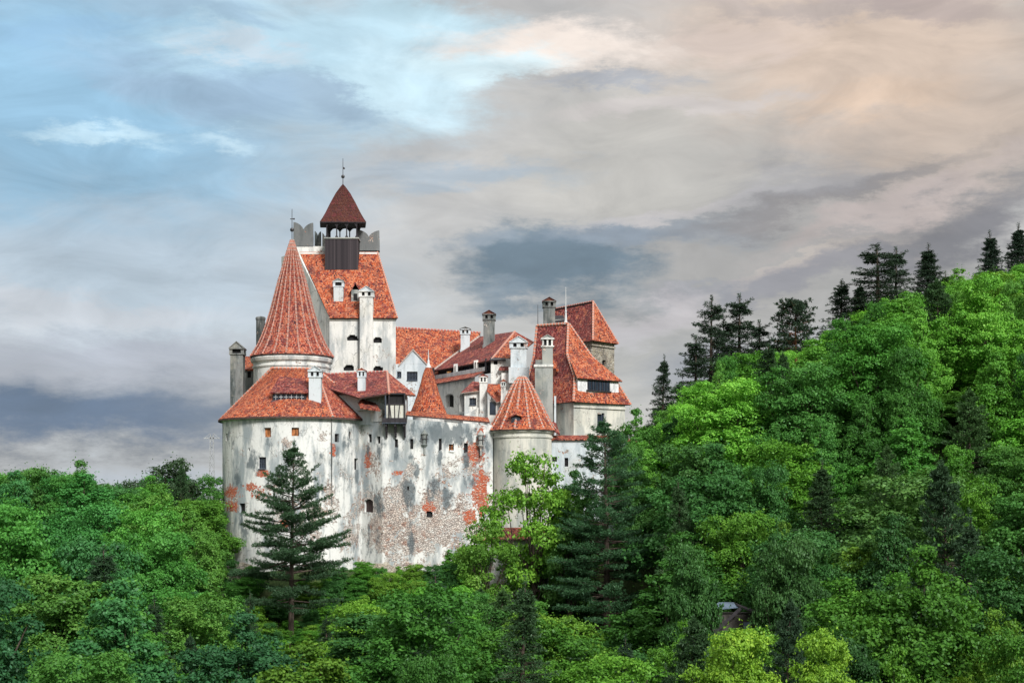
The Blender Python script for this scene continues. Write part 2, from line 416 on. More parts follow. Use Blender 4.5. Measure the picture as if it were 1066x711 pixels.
def grass_fn(b, out):
    o = objc(); n = noise_n(o, .4, 8, .7)
    L.new(ramp(n, [(.3, (.018, .03, .010)), (.55, (.04, .075, .018)), (.75, (.09, .10, .04))]), b.inputs['Base Color']); bump(b, noise_n(o, 2.5, 6, .7), .8, .3)
GRASS = mat('undergrowth', grass_fn)
gm = MB()
def axis(lo, hi, fine0, fine1, st):
    a = []; t = fine0
    while t <= fine1: a.append(t); t += st
    s_ = st; t = fine1
    while t < hi: s_ *= 1.5; t += s_; a.append(min(t, hi))
    s_ = st; t = fine0; pre = []
    while t > lo: s_ *= 1.5; t -= s_; pre.append(max(t, lo))
    return pre[::-1]+a
ax_, ay_ = axis(-9000, 9000, -110, 130, 3.0), axis(-3000, 12000, 0, 330, 3.0)
for yy in ay_:
    for xx in ax_: gm.v.append(Vector((xx, yy, ground(xx, yy))))
nx = len(ax_)
for j in range(len(ay_)-1):
    for i in range(nx-1): gm.face([j*nx+i, j*nx+i+1, (j+1)*nx+i+1, (j+1)*nx+i], GRASS)
g = gm.build('ground', smooth=True); g['kind'] = 'structure'

# ------------------------------------------------------------------ castle
castle = thing('castle', 'white castle with red tiled roofs, round towers and many chimneys on the wooded hill', 'castle', (-12, 205, -6))
CX, CY = X(308, 208), 208.0          # bastion
BR = 9.4; BZ = 12.75

def ridge(pts, name='ridge_tiles', parent=None, r=.16, m=T_RED):
    mb = MB()
    for a, b_ in zip(pts, pts[1:]):
        a, b_ = Vector(a), Vector(b_); d = b_-a; Ln = d.length; d = d.normalized(); t = 0
        while t < Ln-.05:
            e = min(t+.34, Ln); mb.tube([a+d*t, a+d*e], [r, r*.92], m, 6)
            f_ = min(e+.15, Ln)
            if f_ > e+.03: mb.tube([a+d*e, a+d*f_], [r*1.12, r*1.12], MORT, 6)
            t = f_
    return mb.build(name, parent)

def wall_grid(name, plan, z0, ztop, m, parent, opens=(), cell=.13, label=None, atts=None, depth=.32, thick=None, zdense=None):
    """plan runs left to right as the camera sees it; real openings with reveals, panes as sub-parts"""
    P = [Vector((p[0], p[1])) for p in plan]; cum = [0]
    for a, b_ in zip(P, P[1:]): cum.append(cum[-1]+(b_-a).length)
    nU = max(1, round(cum[-1]/cell)); nZ = None
    zt = ztop if callable(ztop) else (lambda f_: ztop)
    zmax = max(zt(0), zt(1), zt(.5)); nZ = max(1, round((zmax-z0)/cell))
    cols = []
    for i in range(nU+1):
        s_ = cum[-1]*i/nU
        k = 0
        while k < len(P)-2 and cum[k+1] < s_: k += 1
        f_ = (s_-cum[k])/(cum[k+1]-cum[k]); cols.append(P[k].lerp(P[k+1], f_))
    mb = MB()
    for i, c in enumerate(cols):
        zz = zt(i/nU)
        for j in range(nZ+1): mb.v.append(Vector((c.x, c.y, z0+(zz-z0)*j/nZ)))
    idx = lambda i, j: i*(nZ+1)+j
    hole = {}
    def nrm_(i):
        d = cols[min(i+1, nU)]-cols[i]; return Vector((d.y, -d.x, 0))
    for k, op in enumerate(opens):
        px, py, w_, h_ = op[:4]; arch = len(op) > 5 and op[5]
        for i in range(nU):
            c = (cols[i]+cols[i+1])/2; cp = 533+c.x*F/c.y
            if abs(cp-px) > w_/2 or (nrm_(i).x*c.x+nrm_(i).y*c.y) > 0: continue
            zz = zt((i+.5)/nU)
            for j in range(nZ):
                cpy = PY0-(z0+(zz-z0)*(j+.5)/nZ)*F/c.y
                if abs(cpy-py) > h_/2: continue
                if arch and cpy < py-h_/2+w_/2*.9:
                    if ((cp-px)/(w_/2))**2+((cpy-(py-h_/2+w_/2*.9))/(w_/2*.9))**2 > 1.05: continue
                hole[(i, j)] = k
    def nrm(i):
        d = cols[min(i+1, nU)]-cols[max(i-1, 0)]; d.normalize(); return Vector((d.y, -d.x, 0))
    nn = [nrm(i) for i in range(nU+1)]
    for i in range(nU):
        for j in range(nZ):
            if (i, j) not in hole: mb.face([idx(i, j), idx(i+1, j), idx(i+1, j+1), idx(i, j+1)], m)
    def inn(i, j, dd): return mb.v[idx(i, j)]-nn[i]*dd
    rev = []
    for (i, j), k in hole.items():
        dp = depth
        for (di, dj, a, b_) in ((-1, 0, (i, j), (i, j+1)), (1, 0, (i+1, j+1), (i+1, j)), (0, -1, (i+1, j), (i, j)), (0, 1, (i, j+1), (i+1, j+1))):
            if (i+di, j+dj) not in hole:
                rev.append([mb.v[idx(*a)].copy(), mb.v[idx(*b_)].copy(), inn(*b_, dp), inn(*a, dp)])
    nv = len(mb.v)
    for q in rev: mb.poly(q, m)
    if atts:
        for key, bl in atts.items():
            arr = []
            for p in mb.v[:nv]:
                px, py = 533+p.x*F/p.y, PY0-p.z*F/p.y; s_ = 0
                for (bx, by, rx, ry, wt) in bl:
                    d = ((px-bx)/rx)**2+((py-by)/ry)**2
                    if d < 4: s_ = max(s_, wt*math.exp(-d*.9))
                arr.append(s_)
            mb.att[key] = arr
    if thick:            # back faces so that the wall is a solid body
        bb = [c-Vector((n_.x, n_.y))*thick for c, n_ in zip(cols, nn)]
        for i in range(0, nU):
            za, zb = zt(i/nU), zt((i+1)/nU)
            mb.poly([(bb[i+1].x, bb[i+1].y, z0), (bb[i].x, bb[i].y, z0), (bb[i].x, bb[i].y, za), (bb[i+1].x, bb[i+1].y, zb)], m)
            mb.poly([(cols[i].x, cols[i].y, za), (cols[i+1].x, cols[i+1].y, zb), (bb[i+1].x, bb[i+1].y, zb), (bb[i].x, bb[i].y, za)], m)
        for i in (0, nU):
            zz = zt(i/nU); mb.poly([(cols[i].x, cols[i].y, z0), (cols[i].x, cols[i].y, zz), (bb[i].x, bb[i].y, zz), (bb[i].x, bb[i].y, z0)], m)
    w_obj = mb.build(name, parent, label)
    for k, op in enumerate(opens):
        cells = [c for c, q in hole.items() if q == k]
        if not cells: continue
        kind = op[4]; wm = MB(); pm = {'slit': VOID, 'glass': GLASS, 'lit': LIT, 'door': DOOR, 'dark': VOID, 'shut': SHUT_GLOW}[kind]
        for (i, j) in cells: wm.poly([inn(i, j, depth), inn(i+1, j, depth), inn(i+1, j+1, depth), inn(i, j+1, depth)], pm)
        i0, i1 = min(c[0] for c in cells), max(c[0] for c in cells)+1
        j0, j1 = min(c[1] for c in cells), max(c[1] for c in cells)+1
        if kind in ('glass', 'lit') or (kind == 'shut' and len(op) < 7):
            fm = FRAME_W if kind != 'shut' else WOOD; d_ = depth-.07
            if len(op) > 6 and op[6] == 'd': fm = FRAME_D
            Q = lambda a, b_: inn(a, b_, d_)
            nb = 1 if (i1-i0) < 8 else 3
            for a, b_ in (((i0, j0), (i1, j0)), ((i0, j1), (i1, j1)), ((i0, j0), (i0, j1)), ((i1, j0), (i1, j1))): wm.bar(Q(*a), Q(*b_), .09, .09, fm)
            for q in range(1, nb+1):
                t = i0+(i1-i0)*q/(nb+1); ia = int(round(t)); wm.bar(Q(ia, j0), Q(ia, j1), .06, .06, fm)
            if j1-j0 > 4: jm = (j0+j1)//2; wm.bar(Q(i0, jm), Q(i1, jm), .06, .06, fm)
            sl = mb.v[idx(i0, j0)]+nn[i0]*.05; sr = mb.v[idx(i1, j0)]+nn[i1]*.05
            wm.bar(sl-Vector((0, 0, .06)), sr-Vector((0, 0, .06)), .2, .1, fm if fm is FRAME_D else m)
        wm.build('door' if kind == 'door' else ('arrow_slit' if kind == 'slit' else 'window'), w_obj)
    return w_obj

def cap_gable(mb, cx, cy, z, sx, sy, h, m, rz=0, ov=.12):
    """little gabled cap, ridge running front to back, gable toward the camera"""
    ca, sa = math.cos(rz), math.sin(rz)
    T = lambda a, b_, c: Vector((cx+a*ca-b_*sa, cy+a*sa+b_*ca, c))
    X2, Y2 = sx/2+ov, sy/2+ov
    for s_ in (-1, 1):
        mb.slab([T(s_*X2, -Y2, z), T(s_*X2, Y2, z), T(0, Y2, z+h), T(0, -Y2, z+h)], m, .08)
    mb.poly([T(-sx/2, -sy/2, z), T(sx/2, -sy/2, z), T(0, -sy/2, z+h*.85)], m); mb.poly([T(sx/2, sy/2, z), T(-sx/2, sy/2, z), T(0, sy/2, z+h*.85)], m)
def chimney(pxl, pxr, pyb, pyt, Yf, depth, m, capm, parent, label=None, caph=3.5, neck=True, vents=2, base=True, rz=.0, name='chimney', flare=0.0):
    """pyt is the top of the cap"""
    x0, x1 = X(pxl, Yf), X(pxr, Yf); zb, zt = Z(pyb, Yf), Z(pyt, Yf); cx = (x0+x1)/2; w_ = x1-x0; cy = Yf+depth/2
    ch = caph*Yf/F; top = zt-ch; vh = min(.75, (top-zb)*.22)
    mb = MB()
    zsh = top-vh
    mb.box((cx, cy, (zb-1.5+zsh)/2), w_, depth, zsh-zb+1.5, m, rz)
    if base: mb.box((cx, cy, zb+.05), w_*1.14, depth*1.14, .5, m, rz)
    if flare:
        mb.prism([(cx-w_/2*1.25, cy-depth*.7), (cx+w_/2*1.35, cy-depth*.7), (cx+w_/2*1.35, cy+depth*.6), (cx-w_/2*1.25, cy+depth*.6)], zb-1, zb+flare, m)
    mb.box((cx, cy, zsh+.06), w_*1.16, depth*1.16, .16, m, rz)
    # smoke openings between little piers under the cap
    mb.box((cx, cy, zsh+.14+vh/2), w_*.7, depth*.7, vh, VOID, rz)
    n = vents+1
    ca, sa = math.cos(rz), math.sin(rz)
    for k in range(n):
        a = -w_/2*.92+w_*.92*k/(n-1)
        for b_ in (-depth*.42, depth*.42): mb.box((cx+a*ca-b_*sa, cy+a*sa+b_*ca, zsh+.1+vh/2), w_*.24, depth*.16, vh, m, rz)
    mb.box((cx, cy, top+.02), w_*1.2, depth*1.2, .14, m, rz)
    cap_gable(mb, cx, cy, top+.08, w_*1.1, depth*1.1, max(.35, ch-.1), capm, rz)
    return mb.build(name, parent, label)
def finial(p, h, m, parent, ball=.17, cross=True, vane=False, cone=0.0, label=None):
    mb = MB(); x_, y_, z_ = p
    if cone: mb.lathe(x_, y_, [(cone, z_-.1), (cone*.45, z_+.35), (.07, z_+h*.45), (.03, z_+h)], 8, m)
    mb.tube([(x_, y_, z_), (x_, y_, z_+h)], [.06, .035], m, 6)
    if ball:
        zb = z_+h*.33; mb.lathe(x_, y_, [(.03, zb-ball), (ball*.75, zb-ball*.7), (ball, zb), (ball*.75, zb+ball*.7), (.03, zb+ball)], 8, m)
    if cross:
        zc = z_+h*.68; mb.bar((x_-.24, y_, zc), (x_+.30, y_, zc), .1, .1, m); mb.lathe(x_+.26, y_, [(.03, zc-.13), (.14, zc), (.03, zc+.13)], 6, m)
    if vane:
        zc = z_+h*.6; mb.prism([(x_, y_-.03), (x_+.28, y_-.03), (x_+.28, y_+.03), (x_, y_+.03)], zc, [zc+.35, zc+.2, zc+.2, zc+.35], m)
    return mb.build('finial', parent, label)

# --- bastion: round outer wall on the left
STN = [(470, 545, 50, 50, 1), (420, 560, 55, 48, 1.1), (395, 530, 24, 45, 1), (410, 515, 30, 20, .8), (440, 500, 30, 18, .7), (350, 545, 45, 35, .85), (485, 490, 26, 25, .8), (285, 505, 20, 14, .6),
       (240, 518, 10, 18, .7), (385, 482, 6, 22, .7), (455, 525, 30, 30, .8), (300, 545, 25, 25, .5), (430, 590, 60, 20, .8)]
BRK = [(494, 472, 11, 12, 1), (500, 512, 9, 26, 1), (489, 538, 8, 10, .9), (447, 529, 7, 8, .95), (241, 512, 8, 7, .9), (242, 527, 8, 7, .8), (273, 493, 8, 4, 1.1), (347, 469, 3, 7, .9),
       (383, 476, 3.5, 14, .8), (262, 507, 9, 5, .8), (296, 545, 5, 5, 1.1), (415, 492, 6, 3, .8), (500, 455, 5, 14, .8), (270, 515, 14, 5, .6), (505, 560, 8, 10, .7)]
STA = [(350.7, 470, 3, 14, .8), (371, 497, 3, 14, .8), (383, 470, 3, 12, .6), (394, 470, 3, 12, .7), (412.5, 474, 3, 12, .7), (428.6, 476, 4, 14, .8), (458, 477, 3, 14, .8), (485, 480, 4, 14, .8), (278, 462, 4, 10, .5), (307, 462, 4, 10, .5), (252, 545, 5, 14, .7), (240, 450, 5, 20, .6), (320, 450, 12, 10, .4), (425, 515, 8, 20, 1), (428, 562, 4, 26, .9), (452, 508, 7, 18, 1), (433, 493, 6, 11, .9), (490, 500, 9, 9, .7), (392, 520, 8, 20, .8), (264, 480, 9, 14, .8), (248, 500, 4, 14, .8),
       (363, 465, 9, 40, .6), (468, 452, 40, 14, 1.0), (330, 520, 10, 30, .6), (290, 470, 14, 10, .5), (310, 500, 12, 16, .6), (255, 545, 9, 20, .6), (428, 455, 5, 26, .8), (503, 462, 8, 22, .8), (355, 500, 16, 14, .5), (385, 560, 18, 26, .6), (345, 475, 8, 20, .55), (465, 520, 8, 16, .8),
       (336, 475, 6, 6, .6), (398, 455, 5, 25, .5), (447, 455, 6, 22, .45)]
arc = [(CX+BR*math.cos(R(a)), CY+BR*math.sin(R(a))) for a in np.linspace(120, 345, 60)]
bast = wall_grid('bastion', arc, -13, BZ, PL, castle, [
    (278.4, 450, 7, 9, 'shut', False, 'o'), (307.5, 449.5, 7, 9, 'shut', False, 'o'), (350.7, 455.5, 3.8, 9, 'slit'), (273.3, 482, 8, 12, 'glass', False, 'd'), (252, 528.5, 6, 10, 'slit'),
    (371.0, 483, 4, 12, 'slit'), (365, 452.5, 3, 8, 'slit'), (236, 455, 2, 8, 'slit'), (259, 468, 2, 3, 'slit')],
    label='round whitewashed outer bastion with stained, flaking plaster', atts={'stone': STN, 'brick': BRK, 'stain': STA})
mb = MB()
mb.lathe(CX, CY, [(BR-.1, BZ-.42), (BR+.10, BZ-.40), (BR+.16, BZ-.22), (BR+.42, BZ-.12), (BR+.42, BZ+.0), (BR-.1, BZ+.05)], 80, PL, 110, 352); mb.build('cornice', bast)
a = 305.5; px_, py_ = CX+(BR+.12)*math.cos(R(a)), CY+(BR+.12)*math.sin(R(a))
mb = MB(); mb.tube([(px_, py_, BZ-.2), (px_, py_, BZ-5), (px_+.03, py_, BZ-11)], [.07, .07, .06], PL_GREY, 6); mb.build('drainpipe', bast)
# --- bastion roof
T1, T2, Mid = W(283, 383, 206.5), W(329, 384, 206.5), W(372, 418, 207.2)
def O(a, dr=.55): return Vector((CX+(BR+dr)*math.cos(R(a)), CY+(BR+dr)*math.sin(R(a)), BZ-.05))
mb = MB()
def strip(mb, outer, inner, m):
    n = len(outer)
    for i in range(n-1):
        a0, a1, b1, b0 = outer[i], outer[i+1], inner[i+1], inner[i]
        if (b1-b0).length < .02: mb.slab([a0, a1, b0], m, .2, RUST, WOOD)
        else:
            # ruled: subdivide up the slope
            K = 4
            for k in range(K):
                f0, f1 = k/K, (k+1)/K
                q = [a0.lerp(b0, f0), a1.lerp(b1, f0), a1.lerp(b1, f1), a0.lerp(b0, f1)]
                mb.slab([q[0], q[1], q[2]], m, .2, RUST, WOOD); mb.slab([q[0], q[2], q[3]], m, .2, RUST, WOOD)
        
n = 14
def roof_sheet(mb, outer, inner, m, K=6, t=.2):
    """smooth ruled roof surface with continuous uv, thickness below"""
    n = len(outer); b = len(mb.v); us = [0]
    for i in range(n-1): us.append(us[-1]+(outer[i+1]-outer[i]).length)
    for lay in (0, 1):
        for i in range(n):
            for k in range(K+1): mb.v.append(outer[i].lerp(inner[i], k/K)-Vector((0, 0, t*lay*(1.2))))
    q = lambda lay, i, k: b+lay*n*(K+1)+i*(K+1)+k
    for i in range(n-1):
        la = (inner[i]-outer[i]).length
        for k in range(K):
            mid_u = us[-1]/2; uu = lambda ii, kk: us[ii]
            uv = [(us[i], la*k/K), (us[i+1], la*k/K), (us[i+1], la*(k+1)/K), (us[i], la*(k+1)/K)]
            mb.face([q(0, i, k), q(0, i+1, k), q(0, i+1, k+1), q(0, i, k+1)], m, uv)
            mb.face([q(1, i, k), q(1, i, k+1), q(1, i+1, k+1), q(1, i+1, k)], WOOD)
        mb.face([q(1, i, 0), q(1, i+1, 0), q(0, i+1, 0), q(0, i, 0)], RUST)
outA = [O(a) for a in np.linspace(182, 305, n*2)]; inA = [T1.lerp(T2, (i/(2*n-1))) for i in range(2*n)]
roof_sheet(mb, outA, inA, T_OR)
outB = [O(a) for a in np.linspace(305, 347, n)]; inB = [T2.lerp(Mid, (i/(n-1))**1.2) for i in range(n)]
roof_sheet(mb, outB, inB, T_RED)
B0 = W(262, 407, 213)
roof_sheet(mb, [O(a) for a in np.linspace(150, 182, 6)], [B0.lerp(T1, i/5) for i in range(6)], T_AGED)
broof = mb.build('bastion_roof', castle, 'broad orange red tiled roof skirting the round tower')
ridge([T1, O(182)], parent=broof); ridge([T2, O(305)], parent=broof); ridge([T2, Mid, O(347)], parent=broof); ridge([T1, T2], parent=broof)
# slope of the far side of the roof behind the third hip
mb = MB(); mb.slab([T2, Mid, W(386, 436, 209), W(350, 392, 212)], T_RED, .2); mb.build('rear_slope', broof)
# long shed dormer on the bastion roof
mb = MB(); Yd = 201.1
pl0, pr0 = X(282.5, Yd), X(320, Yd)
mb.prism([(pl0+.15, Yd), (pr0-.15, Yd), (pr0-.15, Yd+3.2), (pl0+.15, Yd+3.2)], Z(421, Yd), Z(408.5, Yd), WOOD)
for k in range(6):
    a = pl0+.3+(pr0-pl0-.6)*k/6; b_ = pl0+.3+(pr0-pl0-.6)*(k+1)/6-.13
    mb.box(((a+b_)/2, Yd-.02, Z(413.3, Yd)), b_-a, .05, .78, GLASS)
    mb.bar((a, Yd-.06, Z(413.3, Yd)), (b_, Yd-.06, Z(413.3, Yd)), .04, .04, FRAME_W); mb.bar(((a+b_)/2, Yd-.06, Z(416.3, Yd)), ((a+b_)/2, Yd-.06, Z(410.5, Yd)), .04, .04, FRAME_W)
mb.bar((pl0, Yd-.08, Z(417.6, Yd)), (pr0, Yd-.08, Z(417.6, Yd)), .16, .12, FRAME_D)
mb.slab([W(280.5, 408.5, Yd-.4), W(321, 408.5, Yd-.4), W(318, 392, 205.2), W(291, 392, 205.2)], T_AGED, .16)
mb.build('dormer', broof, 'long shed dormer with a row of small blue windows')
chimney(321.5, 334, 424, 380.5, 201.2, 1.35, PL_BLUE, PL_BLUE, broof, 'pale blue grey chimney with gabled cap', caph=6)
chimney(372.3, 380.3, 415, 384, 203.5, .95, PL_BLUE, T_RED, broof, 'slim pale chimney with small tiled cap', caph=2.5)

# --- great round tower with cone roof
TX, TY, TR = X(304, 212), 212.0, 5.05
ta = [(TX+TR*math.cos(R(a)), TY+TR*math.sin(R(a))) for a in np.linspace(150, 390, 60)]
rt = wall_grid('round_tower', ta, 5, 21.2, PL_W, castle, [(339.5, 390, 3, 4, 'slit', True)], cell=.3, label='white round tower with moulded cornice')
mb = MB(); mb.lathe(TX, TY, [(TR-.05, 19.7), (TR+.12, 19.8), (TR+.16, 20.0), (TR+.02, 20.1), (TR+.02, 20.45), (TR+.3, 20.6), (TR+.42, 21.0), (TR+.12, 21.25)], 64, PL_W); mb.build('cornice', rt)
s12 = 212/F
prof = [(43.5, 372.0), (41, 368.5), (36.2, 361), (32, 352), (27.5, 340), (22.8, 325), (18.8, 310), (13.6, 290), (6.5, 265), (1.6, 250)]
pr = [(h*s12, Z(p, 212)) for h, p in prof]
mb = MB(); mb.lathe(TX, TY, [(TR-.3, pr[0][1]-.1, WOOD), (pr[0][0]-.03, pr[0][1]-.14, RUST)]+pr+[(.0, pr[-1][1]+.2)], 20, T_RED)
cr = mb.build('cone_roof', castle, 'tall flared red tiled cone roof with pale ribs')
for k in range(20):
    a = R(18*k); pts = [(TX+math.cos(a)*r_, TY+math.sin(a)*r_, z_+.02) for r_, z_ in pr]
    mb = MB()
    for q, (p0, p1) in enumerate(zip(pts, pts[1:])):
        p0, p1 = Vector(p0), Vector(p1); Ln = (p1-p0).length; d = (p1-p0).normalized(); t = 0
        while t < Ln-.02:
            e = min(t+.42, Ln); f_ = min(e+.08, Ln); wd = .13 if q < 7 else .09
            mb.tube([p0+d*t, p0+d*e], [wd, wd*.9], PINK, 5); 
            if f_ > e: mb.tube([p0+d*e, p0+d*f_], [wd*1.15]*2, MORT, 5)
            t = f_
    mb.build('rib', cr)
finial((TX, TY, pr[-1][1]), 4.1, IRON, cr, ball=.28)

# --- keep: the tall square tower
KF, KB = 222.0, 230.0
k0, k1 = Vector((X(343, KF), KF)), Vector((X(412, KF), KF)); kb0, kb1 = Vector((X(309.5, KB), KB)), Vector((X(393, KB), KB))
kzE, kzT = Z(330.5, KF), Z(263, KB)
keep = wall_grid('keep', [tuple(k0), tuple(k1)], 5, kzE, PL_W, castle, [
    (367, 351.5, 12, 6, 'dark', True), (393, 353.5, 10, 6, 'dark', True), (363.5, 382.8, 11, 7, 'dark', True), (393.5, 383.8, 11, 6, 'dark', True)], cell=.16, label='tall white square keep', depth=.5)
mb = MB()
mb.prism([tuple(k0+Vector((.0, .03))), tuple(kb0), tuple(kb0+Vector((.6, 0))), tuple(k0+Vector((.6, .03)))], 5, [kzE, kzT, kzT, kzE], PL_W)
mb.prism([tuple(k1+Vector((-.6, .03))), tuple(kb1+Vector((-.6, 0))), tuple(kb1), tuple(k1+Vector((0, .03)))], 5, [kzE, kzT, kzT, kzE], PL_W)
mb.prism([tuple(kb0+Vector((.02, -.3))), tuple(kb1+Vector((-.02, -.3))), tuple(kb1+Vector((-.02, .3))), tuple(kb0+Vector((.02, .3)))], 5, kzT, PL_W)
kb2, kb3 = kb1+Vector((-2.0, 5)), kb0+Vector((-3., 5))
mb.prism([tuple(kb0+Vector((.03, .32))), tuple(kb1+Vector((-.03, .32))), tuple(kb2), tuple(kb3)], 5, kzT+.2, PL_W)
mb.build('side_wall', keep, 'raking white side wall of the keep')
mb = MB()
for (z_, pr_) in ((kzE-.28, .12), (kzE-.02, .28)):
    mb.prism([(k0.x-.05, KF-pr_), (k1.x+.12, KF-pr_), (k1.x+.12, KF+.02), (k0.x-.05, KF+.02)], z_-.14, z_+.06, PL_CREAM)
mb.build('cornice', keep)
mb = MB(); e0, e1, t1, t0 = Vector((k0.x+.1, KF-.45, kzE-.12)), Vector((k1.x+.25, KF-.45, kzE-.12)), Vector((kb1.x, KB, kzT+.1)), Vector((kb0.x+.3, KB, kzT+.1))
mb.slab([e0, e1, t1, t0], T_OR, .22, RUST, WOOD)
kroof = mb.build('keep_roof', castle, 'steep orange tiled lean-to roof of the keep')
ridge([e1, t1], parent=kroof, r=.12)
chimney(347.3, 357.2, 317, 289.5, 223.6, 1.0, PL_BLUE, PL_MID, kroof, 'small pale roof vent with arched opening', caph=4, vents=1)
chimney(374.5, 388, 396, 297.5, 221.1, 1.5, PL_W, PL_BLUE, keep, 'white chimney breast rising up the keep wall', caph=6, base=False)
mb = MB()  # twin little dormer beside it
mb.prism([(X(366, 224), 223.6), (X(374, 224), 223.6), (X(374, 224), 226), (X(366, 224), 226)], Z(318, 224), Z(302, 224), PL_MID)
mb.slab([W(364.5, 303, 223.4), W(364.5, 303, 226.5), W(370, 294, 226.5), W(370, 294, 223.4)], T_AGED, .1); mb.slab([W(375.5, 303, 223.4), W(375.5, 303, 226.5), W(370, 294, 226.5), W(370, 294, 223.4)], T_AGED, .1)
mb.box((X(370, 223.5), 223.56, Z(309, 223.5)), .5, .06, .9, VOID)
mb.build('dormer', kroof)
# parapet with swallow tails
def swallow(px0, px1, pyb, pyt, Y, m, parent, notch=.34, th=.55):
    x0, x1 = X(px0, Y), X(px1, Y); zb, zt = Z(pyb, Y), Z(pyt, Y); w_ = x1-x0; h = zt-zb
    pts = [(x0, zb), (x1, zb)]
    for t in np.linspace(0, 1, 6): pts.append((x1-w_*.02*t+.12*math.sin(t*math.pi)*0, zb+h*(.35+.65*t)))
    for t in np.linspace(0, 1, 7)[1:]: pts.append((x1-w_*.5*math.sin(t*math.pi/2)**1.0, zt-h*notch*(1-math.cos(t*math.pi/2))**.8))
    for t in np.linspace(1, 0, 7)[1:]: pts.append((x0+w_*.5*(1-(1-t))*1.0 if False else x0+w_*.5*math.sin(t*math.pi/2), zt+h*.03-h*notch*(1-math.cos(t*math.pi/2))**.8))
    pts.append((x0-w_*.01, zb+h*.4))
    mb = MB(); n = len(pts)
    A = [Vector((p, Y, q)) for p, q in pts]; B = [Vector((p, Y+th, q)) for p, q in pts]
    mb.poly(A, m); mb.poly(B[::-1], m)
    for i in range(n): mb.poly([A[(i+1) % n], A[i], B[i], B[(i+1) % n]], m)
    return mb.build('merlon', parent)
mb = MB(); Yp = 230.2
mb.prism([(X(305.5, Yp), Yp), (X(339, Yp), Yp), (X(339, Yp), Yp+.6), (X(305.5, Yp), Yp+.6)], Z(270, Yp), Z(256.5, Yp), PL_W)
mb.prism([(X(371, Yp), Yp), (X(395, Yp), Yp), (X(395, Yp), Yp+.6), (X(371, Yp), Yp+.6)], Z(270, Yp), Z(261, Yp), PL_W)
mb.prism([(X(304, 236), 235.4), (X(392, 236), 235.4), (X(392, 236), 236), (X(304, 236), 236)], Z(275, 236), Z(259, 236), PL_MID)
par = mb.build('parapet', castle, 'parapet with dark swallowtail merlons around the keep top')
PL_DK = plaster('sooty merlon render', (.15, .16, .165, 1), (.06, .075, .08, 1), .55)
swallow(305.5, 326, 257, 232, Yp, PL_DK, par); swallow(372.5, 395, 263, 240, Yp, PL_DK, par)
swallow(327.5, 334, 259, 241, 233, PL_GREY, par); swallow(335.5, 341, 262, 243, 235.4, PL_GREY, par); swallow(375, 392, 263, 245, 235.4, PL_GREY, par); 
# bell lantern
Yl = 227.6; lx0, lx1 = X(338.3, Yl), X(372.7, Yl); lw = lx1-lx0; lcx = (lx0+lx1)/2; lcy = Yl+lw/2; LQ = .72
mb = MB(); mb.prism([(lx0, Yl), (lx1, Yl), (lx1, Yl+lw), (lx0, Yl+lw)], Z(281, Yl), Z(248.6, Yl), BOARDS)
lan = mb.build('bell_lantern', castle, 'dark boarded bell lantern with an open arcade')
mb = MB(); mb.box((lcx, lcy, Z(248, Yl)), lw+.25, lw+.25, .18, PL_MID); mb.build('ledge', lan)
zf, zc = Z(247.5, Yl), Z(231.3, Yl)
hw = lw/2-.22
for sx_ in range(4):
    for sy_ in range(4):
        if 0 < sx_ < 3 and 0 < sy_ < 3: continue
        a, b_ = lcx-hw+2*hw*sx_/3, lcy-hw+2*hw*sy_/3
        mb = MB(); mb.lathe(a, b_, [(.2, zf), (.2, zf+.25), (.09, zf+.3), (.08, zc-.4), (.14, zc-.15), (.2, zc)], 8, WOOD); mb.build('post', lan)
mb = MB()
for side in range(4):
    for k in range(3):
        for q in range(8):
            t0_, t1_ = q/8, (q+1)/8
            def PT(t, up_):
                a = -hw+2*hw*(k+t)/3; zz = zc+.02 if up_ else zc-.6*abs(2*t-1)**2.5-.12
                return {0: Vector((lcx+a, lcy-hw, zz)), 1: Vector((lcx+hw, lcy+a, zz)), 2: Vector((lcx-a, lcy+hw, zz)), 3: Vector((lcx-hw, lcy-a, zz))}[side]
            A = [PT(t0_, 0), PT(t1_, 0), PT(t1_, 1), PT(t0_, 1)]; nn_ = (A[1]-A[0]).cross(A[3]-A[0]).normalized()*.07
            mb.poly([p+nn_ for p in A], WOOD); mb.poly([p-nn_ for p in A][::-1], WOOD); mb.poly([A[0]-nn_, A[1]-nn_, A[1]+nn_, A[0]+nn_], WOOD)
mb.build('arcade', lan)
s_l = (lcy)/F; ex = 24.6*s_l
prl = [(49.2/2, 230.5), (22, 227.8), (18.5, 222), (13.5, 212), (8, 202), (3, 195), (.3, 192)]
mb = MB(); sq2 = math.sqrt(2)
mb.lathe(lcx, lcy-.4, [(.1, Z(231.6, Yl), WOOD), (24*s_l*sq2*.98, Z(231.3, Yl-.6), WOOD)]+[(h*s_l*sq2*.97, Z(p, Yl-.4+2.4*(i_/6)**.5)) for i_, (h, p) in enumerate(prl)], 4, T_BROWN, rot=45+4, sq=.62)
lr = mb.build('lantern_roof', lan, 'flared brown pyramid roof')
finial((lcx, lcy-.4, Z(193.5, Yl+2.0)), 3.9, IRON, lan, ball=.27, cross=False, vane=True)

